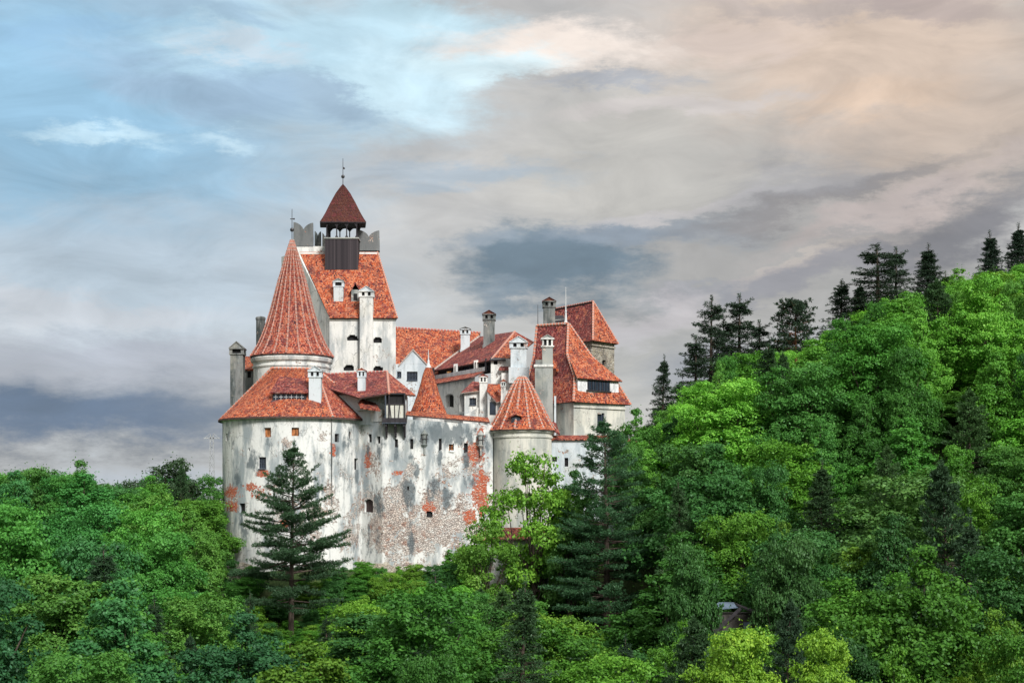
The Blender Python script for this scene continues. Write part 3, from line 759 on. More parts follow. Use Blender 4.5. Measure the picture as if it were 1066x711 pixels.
# --- left side: tall dark chimney, small wing, round flue
cl_ = chimney(239.6, 252.8, 430, 355, 210.5, 1.8, PL_GREY, PL_GREY, castle, 'tall dark grey chimney at the left edge', caph=8, vents=1, base=False)
mb = MB(); mb.prism([(X(253.2, 214), 214), (X(266, 214), 214), (X(266, 214), 219), (X(253.2, 214), 219)], 9, Z(384, 214), PL_MID)
mb.box((X(259.5, 214), 213.98, Z(390, 214)), .45, .06, .8, VOID)
lw_ = mb.build('side_wing', castle, 'narrow grey wing behind the round tower')
mb = MB(); mb.slab([W(252.3, 384.5, 213.6), W(267, 384.5, 213.6), W(267, 371, 219), W(254, 371, 219)], T_OR, .2); mb.build('roof', lw_)
mb = MB(); cx_ = X(271.3, 218); r_ = 4.7*218/F
mb.lathe(cx_, 218, [(r_, 15), (r_, Z(333, 218)), (r_*1.12, Z(333, 218)), (r_*1.12, Z(331, 218)), (r_*.9, Z(330, 218)), (0, Z(329, 218))], 16, PL_GREY); mb.build('round_flue', castle, 'round grey flue behind the cone roof')

# --- curtain wall
cwp = [(X(375, 204.9), 204.9), (X(398, 202.3), 202.3), (X(425, 202.4), 202.4), (X(455, 203), 203), (X(513, 204.6), 204.6)]
ztc = lambda f_: 12.95-1.0*f_
cw = wall_grid('curtain_wall', cwp, -13, ztc, PL, castle, [
    (385, 456, 3.2, 8, 'slit'), (394, 458, 3.2, 7.5, 'slit'), (412.5, 461, 3.2, 8.5, 'slit'), (428.6, 462, 3.2, 10.5, 'slit'), (458, 462.5, 3.2, 12, 'slit'), (470, 465.5, 5.5, 7, 'shut'),
    (485, 466, 3.4, 10, 'slit'), (384, 526.5, 9, 14, 'door', True), (447, 535, 6, 7, 'dark', True), (425, 508, 3, 4, 'slit')],
    label='high curtain wall of stained plaster over rubble and red brick', atts={'stone': STN, 'brick': BRK, 'stain': STA}, thick=1.4)
mb = MB(); A0, A1 = W(422, 431.6, 202.1), W(510, 439.2, 204.4)
mb.slab([A0, A1, W(508, 434.6, 206.2), W(423, 427.6, 204.6)], T_OR, .2, RUST, WOOD); cop = mb.build('wall_roof', cw, 'narrow orange tile coping on the curtain wall')
for (cpx, cpy) in ((442, 460), (500.5, 461)):    # iron lantern like brackets on the wall
    mb = MB(); Yc = 202.8 if cpx < 460 else 204.0
    mb.lathe(X(cpx, Yc), Yc-.15, [(.05, Z(cpy-13, Yc)), (.42, Z(cpy-9, Yc)), (.5, Z(cpy-8, Yc)), (.36, Z(cpy-7, Yc)), (.30, Z(cpy+2, Yc)), (.4, Z(cpy+3, Yc)), (.12, Z(cpy+6, Yc)), (.12, Z(cpy+13, Yc)), (.0, Z(cpy+14, Yc))], 8, PL_MID)
    for k in (-1, 1): mb.bar((X(cpx, Yc)+k*.28, Yc-.5, Z(cpy-7, Yc)), (X(cpx, Yc)+k*.28, Yc-.5, Z(cpy+2, Yc)), .08, .08, IRON)
    mb.bar((X(cpx, Yc)-.5, Yc-.5, Z(cpy-3, Yc)), (X(cpx, Yc)+.5, Yc-.5, Z(cpy-3, Yc)), .08, .08, IRON)
    mb.build('wall_shrine', cw, 'weathered bracketed niche on the wall')
# step between bastion and curtain
mb = MB(); mb.prism([(X(379, 204.3), 204.35), (X(398, 202.2), 202.2), (X(399, 204.5), 204.5), (X(382, 206.5), 206.5)], 12.3, Z(425.5, 201.4), PL_W)
st_ = mb.build('gate_block', castle, 'small white block between bastion and timber bay')
mb = MB(); mb.slab([W(375, 424, 200.8), W(396, 427, 200.8), W(388, 415, 204.8), W(378.5, 410, 204.8)], T_RED, .18); mb.slab([W(375, 424, 200.8), W(378.5, 410, 204.8), W(371, 417, 205)], T_RED, .18)
mb.build('roof', st_)
# --- gallery hip roof with timber bay
Ya, Yb = 209.5, 203.0
mb = MB()
P1, P2, P3 = W(341, 389.5, Ya), W(403, 386.6, Ya), W(405, 409.3, 200.6)
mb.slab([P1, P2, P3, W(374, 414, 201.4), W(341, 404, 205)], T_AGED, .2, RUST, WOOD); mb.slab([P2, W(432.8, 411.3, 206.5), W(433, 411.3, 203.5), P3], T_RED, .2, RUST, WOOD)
gr = mb.build('hip_roof', castle, 'dark weathered hip roof over the timber bay'); ridge([P2, P3], parent=gr); ridge([P1, P2], parent=gr, m=T_AGED)
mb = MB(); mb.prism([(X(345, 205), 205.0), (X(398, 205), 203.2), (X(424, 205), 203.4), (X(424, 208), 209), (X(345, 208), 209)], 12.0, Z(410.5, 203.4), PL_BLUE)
up_ = mb.build('upper_wall', castle, 'blue grey wall under the hip roof')
mb = MB(); Yf = 200.9
bx0, bx1 = X(400.5, Yf), X(422, Yf); zb0, zb1, zb2, zb3 = Z(441, Yf), Z(435, Yf), Z(420.5, Yf), Z(409.8, Yf)
mb.prism([(bx0+.06, Yf+.08), (bx1-.06, Yf+.08), (bx1-.06, 203.3), (bx0+.06, 203.3)], zb1-.1, zb2, PL_CREAM)
bay = mb.build('timber_bay', castle, 'projecting half-timbered bay on dark brackets')
mb = MB()
mb.prism([(bx0-.3, Yf-.12), (bx1+.12, Yf-.12), (bx1+.12, 202.2), (bx0-.3, 202.2)], zb0+.15, zb1, WOOD)
mb.prism([(bx0-.35, Yf-.16), (bx1+.16, Yf-.16), (bx1+.16, Yf+.2), (bx0-.35, Yf+.2)], zb0, zb0+.15, FRAME_D)
mb.build('floor_beam', bay)
for t in (0, .5, 1):
    xx = bx0+.15+(bx1-bx0-.3)*t; mb = MB(); mb.prism([(xx-.13, Yf-.02), (xx+.13, Yf-.02), (xx+.13, 202.2), (xx-.13, 202.2)], zb0-.1, zb0, WOOD)
    for q in range(6):
        f0, f1 = q/6, (q+1)/6; y0_ = lambda f_: Yf+(202.15-Yf)*f_**.7
        mb.prism([(xx-.12, y0_(f0)), (xx+.12, y0_(f0)), (xx+.12, 202.2), (xx-.12, 202.2)], zb0-.1-1.6*f1, zb0-.1-1.6*f0, WOOD)
    mb.build('bracket', bay)
for xx in (bx0+.1, bx0+.55, bx1-.1): 
    mb = MB(); mb.bar((xx, Yf+.02, zb1), (xx, Yf+.02, zb3+.1), .22, .16, FRAME_D if xx < bx0+.3 else WOOD); mb.build('post', bay)
mb = MB(); 
for (a, b_) in ((.62, .80), (1.25, 1.25), (1.9, 1.7)): mb.bar((bx0+a, Yf+.04, zb2), (bx0+b_+.0, Yf+.04, zb1), .10, .1, WOOD)
mb.bar((bx0, Yf+.03, zb2), (bx1, Yf+.03, zb2), .12, .16, WOOD); mb.bar((bx0, Yf+.03, zb3), (bx1, Yf+.03, zb3), .14, .2, WOOD)
mb.bar((bx0+.02, Yf+.1, zb2), (bx0+.02, 203, zb2), .14, .14, WOOD); mb.bar((bx0+.02, Yf+.1, zb1+.3), (bx0+.02, 203, zb2-.1), .1, .1, WOOD)
mb.build('bracing', bay)
mb = MB(); mb.box(((bx0+bx1)/2, Yf+.9, (zb2+zb3)/2), bx1-bx0-.2, 1.2, (zb3-zb2), VOID); mb.build('window', bay)

# --- bell shaped turret roof
def round_turret(name, cpx, Y, wallr, zbot, prof, n, m, label, ribm=None, fin=None, wlabel=None, wm=PL_W, opens=(), cell=.14):
    cx = X(cpx, Y); s_ = Y/F
    wp = [(cx+wallr*math.cos(R(a)), Y+wallr*math.sin(R(a))) for a in np.linspace(160, 380, 40)]
    p = [(h*s_, Z(q, Y)) for h, q in prof]
    wl = wall_grid(name, wp, zbot, p[0][1]-.05, wm, castle, opens, cell=cell, label=wlabel)
    mb = MB(); mb.lathe(cx, Y, [(wallr*.8, p[0][1]-.02, WOOD), (p[0][0]-.03, p[0][1]-.12, RUST)]+p+[(0, p[-1][1]+.15)], n, m)
    rf = mb.build('cone_roof', wl, label)
    if ribm:
        for k in range(n):
            a = R(360*k/n); mb = MB()
            for (r0, z0_), (r1, z1_) in zip(p, p[1:]):
                p0 = Vector((cx+math.cos(a)*r0, Y+math.sin(a)*r0, z0_)); p1 = Vector((cx+math.cos(a)*r1, Y+math.sin(a)*r1, z1_)); Ln = (p1-p0).length; d = (p1-p0).normalized(); t = 0
                while t < Ln-.02:
                    e = min(t+.3, Ln); f_ = min(e+.2, Ln); mb.tube([p0+d*t, p0+d*e], [.13, .12], T_RED, 5)
                    if f_ > e: mb.tube([p0+d*e, p0+d*f_], [.155]*2, MORT, 5)
                    t = f_
            mb.build('rib', wl)
    if fin: finial((cx, Y, p[-1][1]), *fin[:1], fin[1], wl, ball=.16, cross=False, cone=fin[2])
    return wl, cx
round_turret('bell_turret', 446, 209, 2.05, 8, [(19.5, 431), (15.5, 421), (11.5, 410), (8.2, 399), (6.0, 390), (4.0, 384.5), (2.5, 382)], 24, T_OR, 'bell shaped orange roof with white finial', None, (2.2, ZINC, .42), 'small round turret behind the curtain wall')

# --- right hand front tower
ft, fcx = round_turret('corner_turret', 543.5, 206, 3.85, -12, [(36, 448.5), (31.5, 441.5), (26.5, 433), (21, 422), (16, 412), (10.5, 402), (5.8, 395), (2.6, 392)], 14, T_OR, 'orange tiled cone roof with dotted white ribs', True, None,
    'cream round turret with orange cone roof', PL_CREAM, [(541, 482, 9, 14, 'glass', True, 'd')])
mb = MB(); mb.lathe(fcx, 206, [(3.8, 10.2), (3.98, 10.3), (4.0, 10.5), (3.88, 10.6), (3.9, 10.9), (4.15, 11.0), (4.2, 11.2), (3.9, 11.4)], 56, PL_CREAM); mb.build('cornice', ft)
mb = MB(); Yd = 202.4
mb.prism([(X(532, Yd), Yd), (X(542.5, Yd), Yd), (X(542.5, Yd), Yd+2), (X(532, Yd), Yd+2)], Z(445, Yd), Z(433, Yd), WOOD)
mb.box((X(537.2, Yd), Yd-.03, Z(438.5, Yd)), .8, .06, 1.0, GLASS)
for k in (-1, 0, 1): mb.bar((X(537.2, Yd)+k*.42, Yd-.08, Z(443, Yd)), (X(537.2, Yd)+k*.42, Yd-.08, Z(434, Yd)), .05, .05, FRAME_D)
mb.slab([W(530, 434, Yd-.35), W(537.2, 431, Yd-.45), W(537, 417, 204.3)], T_OR, .12); mb.slab([W(537.2, 431, Yd-.45), W(545, 434, Yd-.35), W(537, 417, 204.3)], T_OR, .12)
mb.build('dormer', ft, 'small dormer with a dark window')

# --- blue gabled house behind, and the long red roof
mb = MB(); Yg = 226.
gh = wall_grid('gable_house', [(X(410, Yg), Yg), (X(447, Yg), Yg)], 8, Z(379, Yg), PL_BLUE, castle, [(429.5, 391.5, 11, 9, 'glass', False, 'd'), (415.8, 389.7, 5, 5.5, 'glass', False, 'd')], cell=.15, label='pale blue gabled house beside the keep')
mb = MB(); mb.prism([(X(416.5, Yg), Yg), (X(444, Yg), Yg), (X(444, Yg), Yg+.5), (X(416.5, Yg), Yg+.5)], Z(379, Yg), Z(378.8, Yg), PL_BLUE)
ap = W(430, 363.5, Yg)
mb.poly([W(416.5, 378.9, Yg), W(444.5, 378.9, Yg), ap], PL_BLUE); mb.poly([W(444.5, 378.9, Yg+.45), W(416.5, 378.9, Yg+.45), ap+Vector((0, .45, 0))], PL_BLUE)
mb.build('gable', gh)
mb = MB(); bk = Vector((0, 7, 0)); D_ = Vector((0, -.15, .05))
mb.slab([W(414.5, 381, Yg)+D_, ap+D_, ap+bk, W(414.5, 381, Yg)+bk], T_AGED, .16, MORT); mb.slab([ap+D_, W(446.5, 381, Yg)+D_, W(446.5, 381, Yg)+bk, ap+bk], T_AGED, .16, MORT)
mb.build('roof', gh)
mb = MB(); mb.slab([W(405, 402, 229), W(470, 402, 231), W(500, 346.5, 241), W(405, 341.0, 239)], T_OR, .25, MORT)
lr_ = mb.build('long_roof', castle, 'long orange red roof behind the gabled house')
ridge([W(411, 341.2, 239.1), W(500, 346.4, 241.1)], parent=lr_, r=.2, m=T_AGED)
mb = MB(); mb.slab([W(411, 341.2, 239.1), W(500, 346.4, 241.1), W(500, 362, 251), W(411, 362, 249)], T_RED, .25)
mb.build('rear_slope', lr_)
mb = MB(); mb.prism([(X(408, 230), 230), (X(470, 232), 232), (X(490, 250), 250), (X(408, 248), 248)], 5, Z(397, 230), PL_W); mb.build('range_wall', castle)

# --- gallery wing
ga, gb = Vector((X(456, 231), 231)), Vector((X(511, 217.3), 217.3))
zg1 = 21.7; zg0 = Z(394, 230)-.2
gal = wall_grid('gallery', [tuple(ga), tuple(gb)], zg0, zg1, WOOD, castle, [
    (467, 389.5, 5, 6.5, 'lit'), (474, 388.5, 5, 6, 'glass', False, 'd'), (486, 385.5, 7, 7, 'glass', False, 'd'), (495.5, 383.5, 7, 7, 'glass', False, 'd'), (506, 381.5, 5, 8, 'glass', False, 'd')], cell=.14, label='shaded timber gallery with a row of windows', depth=.2, thick=1)
dv = (gb-ga).normalized(); nv_ = Vector((dv.y, -dv.x))
for f_ in (.0, .42, .46, .8, .84, 1.0):
    p = ga.lerp(gb, f_)+nv_*.75; mb = MB(); mb.bar((p.x, p.y, zg0-.1), (p.x, p.y, zg1), .3, .3, PL_W if f_ in (.42, .46, .8, .84) else WOOD); mb.build('post', gal)
mb = MB(); a3, b3 = ga+nv_*.85, gb+nv_*.85; mb.bar((a3.x, a3.y, zg0+.35), (b3.x, b3.y, zg0+.35), .18, .55, PL_BLUE); mb.build('parapet', gal)
mb = MB()
q1, q2, q3, q4 = W(450.5, 386, 231.5), W(511, 374.8, 215.3), W(536, 345, 224), W(499, 350.5, 238)
mb.slab([q1, q2, q3], T_AGED, .22, RUST, WOOD); mb.slab([q1, q3, q4], T_AGED, .22, RUST, WOOD)
mb.slab([q2, W(535, 372, 216), q3], T_OR, .22, RUST, WOOD); mb.slab([W(535, 372, 216), W(556, 356, 224), q3], T_RED, .22, RUST, WOOD)
gro = mb.build('gallery_roof', castle, 'weathered purple brown roof over the gallery'); ridge([q2, q3], parent=gro, r=.14); ridge([q1, q4], parent=gro, r=.2, m=MORT)
mb = MB(); wq = [Vector((a3.x, a3.y, zg0+.1)), Vector((b3.x, b3.y, zg0+.1))]
off = nv_*2.2
mb.slab([wq[0], wq[1], wq[1]+Vector((off.x, off.y, -1.0)), wq[0]+Vector((off.x*.8, off.y*.8, -1.0))], T_RED, .18, RUST, WOOD)
mb.build('lower_roof', castle, 'narrow red lean-to roof under the gallery')
la, lb = a3+nv_*1.5, b3+nv_*1.6
wl_ = wall_grid('courtyard_wall', [tuple(la), tuple(lb)], 6, zg0-.75, PL_W, castle, [(468, 417, 9, 14, 'dark', True), (484, 419, 12, 20, 'glass', True)], cell=.14, label='white courtyard wall with arched openings', depth=.7)
# small white house with chimney in the court
mb = MB(); Yh = 212.
hs = wall_grid('small_house', [(X(483.5, Yh), Yh), (X(507, Yh), Yh)], 6, Z(407, Yh), PL_W, castle, [(492, 417.5, 6.5, 7, 'glass', False, 'd')], cell=.13, label='small white house with a square window', thick=3)
mb = MB(); mb.slab([W(479.5, 408.8, Yh-.5), W(500, 406.5, Yh-.5), W(503, 398, Yh+3), W(492, 397, Yh+3)], T_AGED, .15, MORT); mb.build('roof', hs)
chimney(499.3, 506.8, 433, 389.5, 211.2, .9, PL_W, T_AGED, hs, 'slim white chimney', caph=3)
mb = MB(); mb.prism([(X(482, 209), 209), (X(498, 209), 209), (X(498, 209), 211.9), (X(482, 209), 211.9)], 6, [Z(433, 209), Z(424, 209), Z(424, 209), Z(433, 209)], PL_W); mb.build('ramp_wall', hs)
mb = MB(); mb.prism([(X(508, 210), 210), (X(524, 210), 210), (X(524, 210), 214), (X(508, 210), 214)], 6, Z(416, 210), PL_W)
mb.box((X(513, 210), 209.97, Z(425, 210)), .8, .06, 1.7, GLASS)
oh = mb.build('orange_roof_annex', castle, 'white annex with a small orange roof')
mb = MB(); mb.slab([W(506.5, 407, 209.6), W(517, 418.5, 209.4), W(526, 416, 209.6), W(526, 400, 213.5), W(508, 399.5, 213.5)], T_OR, .16, MORT); mb.build('roof', oh)
chimney(521.5, 526.5, 418, 396, 209.0, .6, PL_W, T_RED, oh, 'tiny white chimney', caph=2)
mb = MB(); tb = wall_grid('white_block', [(X(511, 215.2), 215.2), (X(535, 215.2), 215.2)], 8, Z(373.5, 215.2), PL_W, castle, [(515.8, 376.8, 4, 5, 'slit')], cell=.13, label='plain white block below the gallery roof', thick=3)
mb = MB(); mb.slab([W(509.5, 374.5, 214.7), W(526.5, 374.5, 214.7), W(524, 370.5, 217), W(512, 370.5, 217)], WOOD, .15); mb.slab([W(519, 384.5, 214.4), W(533, 384.5, 214.4), W(533, 380.5, 215.5), W(521, 380.5, 215.5)], T_AGED, .15); mb.build('eave', tb)
mb = MB(); mb.prism([(X(522, 213), 213.4), (X(541, 213), 213.4), (X(541, 213), 215.0), (X(522, 213), 215.0)], 8, Z(388, 213), PL_W); mb.build('lower_block', tb)
chimney(531.6, 548, 391, 349.5, 212.6, 1.7, PL_BLUE, PL_BLUE, castle, 'broad white chimney with gabled cap', caph=7, flare=1.1)
chimney(479.6, 489, 366, 340, 234, 1.3, PL_BLUE, PL_GREY, gro, 'white chimney stub with dark cap', caph=3)
chimney(503.2, 515, 361, 322.5, 226, 1.6, PL_GREY, T_BROWN, gro, 'tall dark grey chimney with brown cap', caph=5, vents=2)
chimney(565.8, 577.8, 342, 309, 219, 1.6, PL_GREY, T_BROWN, castle, 'dark chimney behind the great hipped roof', caph=5)

# --- great hipped tower on the right
z0_, z1_, z2_, z3_ = 15.15, 18.5, 21.7, 26.1
rings = [
    [(X(597, 207), 207), (15.8, 212.9), (9.4, 221.9), (1.55, 216.0)],
    [(8.15, 208.6), (13.75, 213.3), (9.2, 220.4), (2.1, 216.6)],
    [(7.25, 211.0), (10.6, 213.9), (8.3, 218.9), (2.9, 216.4)],
    [(7.5, 214.0), (7.7, 215.0), (3.7, 217.6), (3.35, 216.6)]]
zs = [z0_, z1_, z2_, z3_]
mb = MB()
ecut = []
for i in range(3):
    for k in range(4):
        k2 = (k+1) % 4; a, b_ = rings[i][k], rings[i][k2]; c, d = rings[i+1][k2], rings[i+1][k]
        m = T_OR if k == 0 else (T_AGED if k == 3 else T_RED)  # right face orange, left face duller: side light partly in the tile colour
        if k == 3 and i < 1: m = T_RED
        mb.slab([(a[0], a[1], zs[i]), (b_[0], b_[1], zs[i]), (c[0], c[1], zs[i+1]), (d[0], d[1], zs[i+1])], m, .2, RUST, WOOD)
mb.slab([(*rings[3][k], z3_) for k in range(4)], MORT, .1)
hrt = mb.build('great_roof', castle, 'great orange hipped roof sweeping down to wide eaves')
for k in (0, 1, 3): ridge([(*rings[i][k], zs[i]+.03) for i in range(4)], parent=hrt, r=.17)
ridge([(*rings[3][0], z3_), (*rings[3][3], z3_)], parent=hrt, r=.2)
# window band dormer on the right slope
A_, B_ = Vector((8.55, 208.15)), Vector((14.15, 212.6)); dd = (B_-A_).normalized(); nr = Vector((dd.y, -dd.x))
mb = MB(); mb.prism([tuple(A_), tuple(B_), tuple(B_-nr*2.2), tuple(A_-nr*2.2)], 16.4, 18.45, FRAME_W)
Ln = (B_-A_).length
for k in range(6):
    t = .24+k*.088; p = A_+dd*Ln*(t+.04)+nr*.02; mb.box((p.x, p.y, 17.5), Ln*.078, .08, 1.25, GLASS, math.atan2(dd.y, dd.x))
    p = A_+dd*Ln*(t+.04)+nr*.07; mb.box((p.x, p.y, 17.5), .06, .06, 1.3, FRAME_D, math.atan2(dd.y, dd.x))
for k in range(7):
    t = .24+k*.088; p = A_+dd*Ln*(t-.004)+nr*.06; mb.box((p.x, p.y, 17.5), .10, .1, 1.4, WOOD, math.atan2(dd.y, dd.x))
pa, pb_ = A_+dd*Ln*.2+nr*.1, A_+dd*Ln*.8+nr*.1; mb.bar((pa.x, pa.y, 16.75), (pb_.x, pb_.y, 16.75), .2, .16, WOOD); mb.bar((pa.x, pa.y, 18.22), (pb_.x, pb_.y, 18.22), .2, .12, WOOD)
mb.build('dormer', hrt, 'long dormer with a band of dark windows')
ea, eb = A_-dd*.5+nr*.45, B_+dd*.3+nr*.45
mb = MB(); mb.slab([(ea.x, ea.y, 18.25), (eb.x, eb.y, 18.25), (10.6, 213.9, 21.75), (7.25, 211.0, 21.75)], T_OR, .18, RUST, WOOD); mb.build('dormer_roof', hrt)
mb = MB()  # little round headed dormer and orange hood near the white chimney
mb.slab([W(574, 380, 211.5), W(582, 387, 211.2), W(583, 378, 213.5), W(576, 372, 213.5)], T_OR, .2); mb.build('hood', hrt)
finial((7.2, 214.4, z3_), 4.9, ZINC, hrt, ball=.16, cross=False, cone=.42); 
mb = MB(); mb.tube([(3.5, 216.9, z3_), (3.5, 216.9, z3_+2.9)], [.05, .03], IRON, 5); mb.build('lightning_rod', hrt)
# walls under it
c0, c1, c3 = Vector((8.0, 207.8)), Vector((15.0, 212.75)), Vector((1.9, 216.2))
hw_ = wall_grid('tower_wall', [tuple(c3), tuple(c0), tuple(c1)], -2, 15.1, PL_CREAM, castle, [(625.5, 438, 7.5, 15, 'glass', False, 'd')], cell=.15, label='cream wall below the great hipped roof')
mb = MB(); mb.prism([tuple(c0+(c1-c0)*.0+Vector((.0, -.2))), tuple(c1+Vector((.2, -.1))), tuple(c1+Vector((.0, .15))), tuple(c0+Vector((-.1, .12)))], 14.45, 14.7, PL_CREAM); mb.build('cornice', hw_)
c2 = c1+(c3-c0); mb = MB(); mb.prism([tuple(c0+Vector((0, .9))), tuple(c1-Vector((.9, 0))), tuple(c2), tuple(c3+Vector((.3, .1)))], -2, 15.05, PL_CREAM); mb.build('rear_walls', hw_)
lp = [(X(572, 205.5), 205.5), (X(612, 205), 205.0), (X(640, 206.5), 206.5), (X(662, 212), 212)]
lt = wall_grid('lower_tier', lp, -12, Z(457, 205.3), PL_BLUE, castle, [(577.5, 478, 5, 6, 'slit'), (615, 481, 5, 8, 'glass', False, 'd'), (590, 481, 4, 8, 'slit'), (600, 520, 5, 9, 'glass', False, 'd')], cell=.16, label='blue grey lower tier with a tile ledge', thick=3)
mb = MB()
for (a, b_) in zip(lp, lp[1:]):
    a, b_ = Vector(a), Vector(b_); d = (b_-a).normalized(); q = Vector((d.y, -d.x))*.35; zt_ = Z(457, 205.3)
    mb.slab([(a.x+q.x, a.y+q.y, zt_-.05), (b_.x+q.x, b_.y+q.y, zt_-.05), (b_.x-q.x*4, b_.y-q.y*4, zt_+.55), (a.x-q.x*4, a.y-q.y*4, zt_+.55)], T_RED, .15)
mb.build('tile_ledge', lt)
# the tall blue-white stack between the roofs
mb = MB(); Ys = 207.4
mb.prism([(X(557, Ys), Ys), (X(575.5, Ys), Ys), (X(575.5, Ys), Ys+2.2), (X(557, Ys), Ys+2.2)], 8, Z(381, Ys), PL_MID)
mb.prism([(X(555.8, Ys), Ys-.15), (X(576, Ys), Ys-.15), (X(576, Ys), Ys+2.3), (X(555.8, Ys), Ys+2.3)], Z(382, Ys), Z(379.5, Ys), PL_W)
mb.prism([(X(557.5, Ys), Ys+.1), (X(565, Ys), Ys+.1), (X(565, Ys), Ys+1.8), (X(557.5, Ys), Ys+1.8)], Z(379.5, Ys), Z(374.5, Ys), PL_GREY)
mb.prism([(X(564.5, Ys), Ys), (X(575.5, Ys), Ys), (X(575.5, Ys), Ys+1.7), (X(564.5, Ys), Ys+1.7)], Z(380, Ys), Z(361, Ys), PL_MID)
mb.box((X(570, Ys), Ys+.85, Z(360.5, Ys)), 1.7, 2.0, .18, PL_W)
mb.box((X(570, Ys), Ys+.85, Z(356.5, Ys)), .9, 1.2, .9, VOID)
for k in (-1, 0, 1):
    for q in (.1, 1.55): mb.box((X(570, Ys)+k*.58, Ys+q, Z(356.5, Ys)), .22, .2, .95, PL_W)
mb.box((X(570, Ys), Ys+.85, Z(352.6, Ys)), 1.75, 2.0, .16, PL_W); cap_gable(mb, X(570, Ys), Ys+.85, Z(352, Ys), 1.4, 1.7, .5, PL_MID)
mb.prism([(X(577, Ys), Ys+.4), (X(579, Ys), Ys+.4), (X(579, Ys), Ys+2), (X(577, Ys), Ys+2)], 8, Z(412, Ys), PL_BLUE)
mb.build('great_chimney', castle, 'massive stepped grey white chimney between the turret and hipped roof')
# small roof at the foot of the turret, seen between turret and wall
mb = MB(); mb.slab([W(571, 444, 204.5), W(583, 452, 205.2), W(579, 440, 208), W(569, 434, 208)], T_AGED, .15); mb.build('link_roof', lt)
# --- rear stone tower
r0, r1, r3 = Vector((X(616, 226), 226)), Vector((X(639.5, 230), 230)), Vector((X(575, 234), 234)); r2 = r1+(r3-r0); zr = Z(355, 226.2)
rw = wall_grid('rear_tower', [tuple(r3), tuple(r0), tuple(r1)], 5, zr, STONE, castle, [(628.5, 378, 4, 5, 'slit')], cell=.18, label='square rubble stone tower at the back right')
mb = MB(); mb.prism([tuple(r0+Vector((0, .9))), tuple(r1-Vector((.9, 0))), tuple(r2), tuple(r3+Vector((.3, .1)))], 5, zr-.05, STONE); mb.build('rear_walls', rw)
def outw(p, c, k): return c+(p-c)*k
cc = (r0+r1+r2+r3)/4
q0, q1_, q2_, q3_ = [outw(p, cc, 1.13) for p in (r0, r1, r2, r3)]
i0, i1, i2, i3 = [outw(p, cc, 1.04) for p in (r0, r1, r2, r3)]
mb = MB(); mb.prism([tuple(p) for p in (i0, i1, i2, i3)], zr-.7, zr-.45, STONE); mb.prism([tuple(outw(p, cc, 1.07)) for p in (r0, r1, r2, r3)], zr-.15, zr+.05, STONE); mb.build('cornice', rw)
zE = zr-.02; RT = W(617.5, 313.6, 229.5); RL = W(578, 321.5, 235.5)
mb = MB(); V3 = lambda p: Vector((p.x, p.y, zE))
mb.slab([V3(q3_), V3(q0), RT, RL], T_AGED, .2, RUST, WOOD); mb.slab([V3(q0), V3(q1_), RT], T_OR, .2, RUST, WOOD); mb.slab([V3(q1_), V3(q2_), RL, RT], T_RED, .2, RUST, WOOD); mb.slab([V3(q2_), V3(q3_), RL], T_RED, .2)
rr_ = mb.build('rear_tower_roof', castle, 'hipped roof of the stone tower, dark on one side and orange on the other')
ridge([V3(q0), RT], parent=rr_, r=.16); ridge([RT, RL], parent=rr_, r=.16, m=T_AGED); ridge([V3(q1_), RT], parent=rr_, r=.14)
mb = MB(); mb.slab([W(575, 336, 228), W(589, 334, 227), W(586, 328, 230), W(573, 329, 231)], WOOD, .15); mb.prism([(X(577, 229), 228.6), (X(588, 229), 227.8), (X(588, 230), 231), (X(577, 230), 231)], Z(340, 229), Z(333, 229), PL_MID); mb.build('dormer', rr_)
# inner courtyard floor block so that nothing is hollow from the side
mb = MB(); mb.prism([(X(320, 208), 209), (X(385, 205), 205), (X(505, 206), 207), (X(560, 209), 211), (X(600, 225), 225), (X(560, 245), 245), (X(400, 248), 248), (X(280, 228), 228)], -9, 7.5, PL_MID); mb.build('court', castle)

# --- lower white building among the trees
lowb = thing('white_house', 'white house with a low red roof half hidden by trees below the castle', 'house', (X(560, 192), 192, -14))
wl2 = wall_grid('wall', [(X(508, 192), 192), (X(612, 191), 191)], -20, Z(560, 192), PL_W, lowb, [(566, 607, 8, 14, 'glass', False, 'd'), (535, 600, 6, 10, 'glass', False, 'd'), (590, 600, 6, 10, 'glass', False, 'd')], cell=.2, thick=4.2)
mb = MB(); mb.slab([W(505, 561, 191.4), W(616, 561, 190.4), W(614, 549, 195), W(508, 549, 196)], T_RED, .2, RUST, WOOD); mb.build('roof', lowb)
# --- hut on the wooded slope
SHADE = flat('shade-darkened stone', (.055, .052, .047), .95, .5)  # hut stone kept dark so its colour carries the shade under the trees
hut = thing('hut', 'small stone hut with a blue grey sheet roof under dark trees', 'hut', (X(770, 150), 150, Z(668, 150)))
Yq = 148.
mb = MB(); mb.prism([(X(742, Yq), Yq), (X(796, Yq), Yq+1.5), (X(797, Yq), Yq+5), (X(745, Yq), Yq+5)], Z(690, Yq), Z(640, Yq), SHADE); hwl = mb.build('wall', hut)
mb = MB(); mb.box((X(779, Yq), Yq+.85, Z(652, Yq)), .65, .12, .7, BLUEROOF); mb.build('window', hwl)
mb = MB(); mb.slab([W(739, 634, Yq-.3), W(770, 631, Yq+.6), W(764, 626.5, Yq+3), W(748, 626.5, Yq+3)], BLUEROOF, .12); mb.slab([W(768, 629, Yq+.4), W(803, 646, Yq+1), W(800, 640, Yq+5), W(764, 626.5, Yq+3)], WOOD, .12); mb.build('roof', hut)
mb = MB(); mb.bar(W(741, 661, Yq-.4), W(771, 633, Yq-.2), .1, .3, WOOD); mb.build('stair_rail', hut)
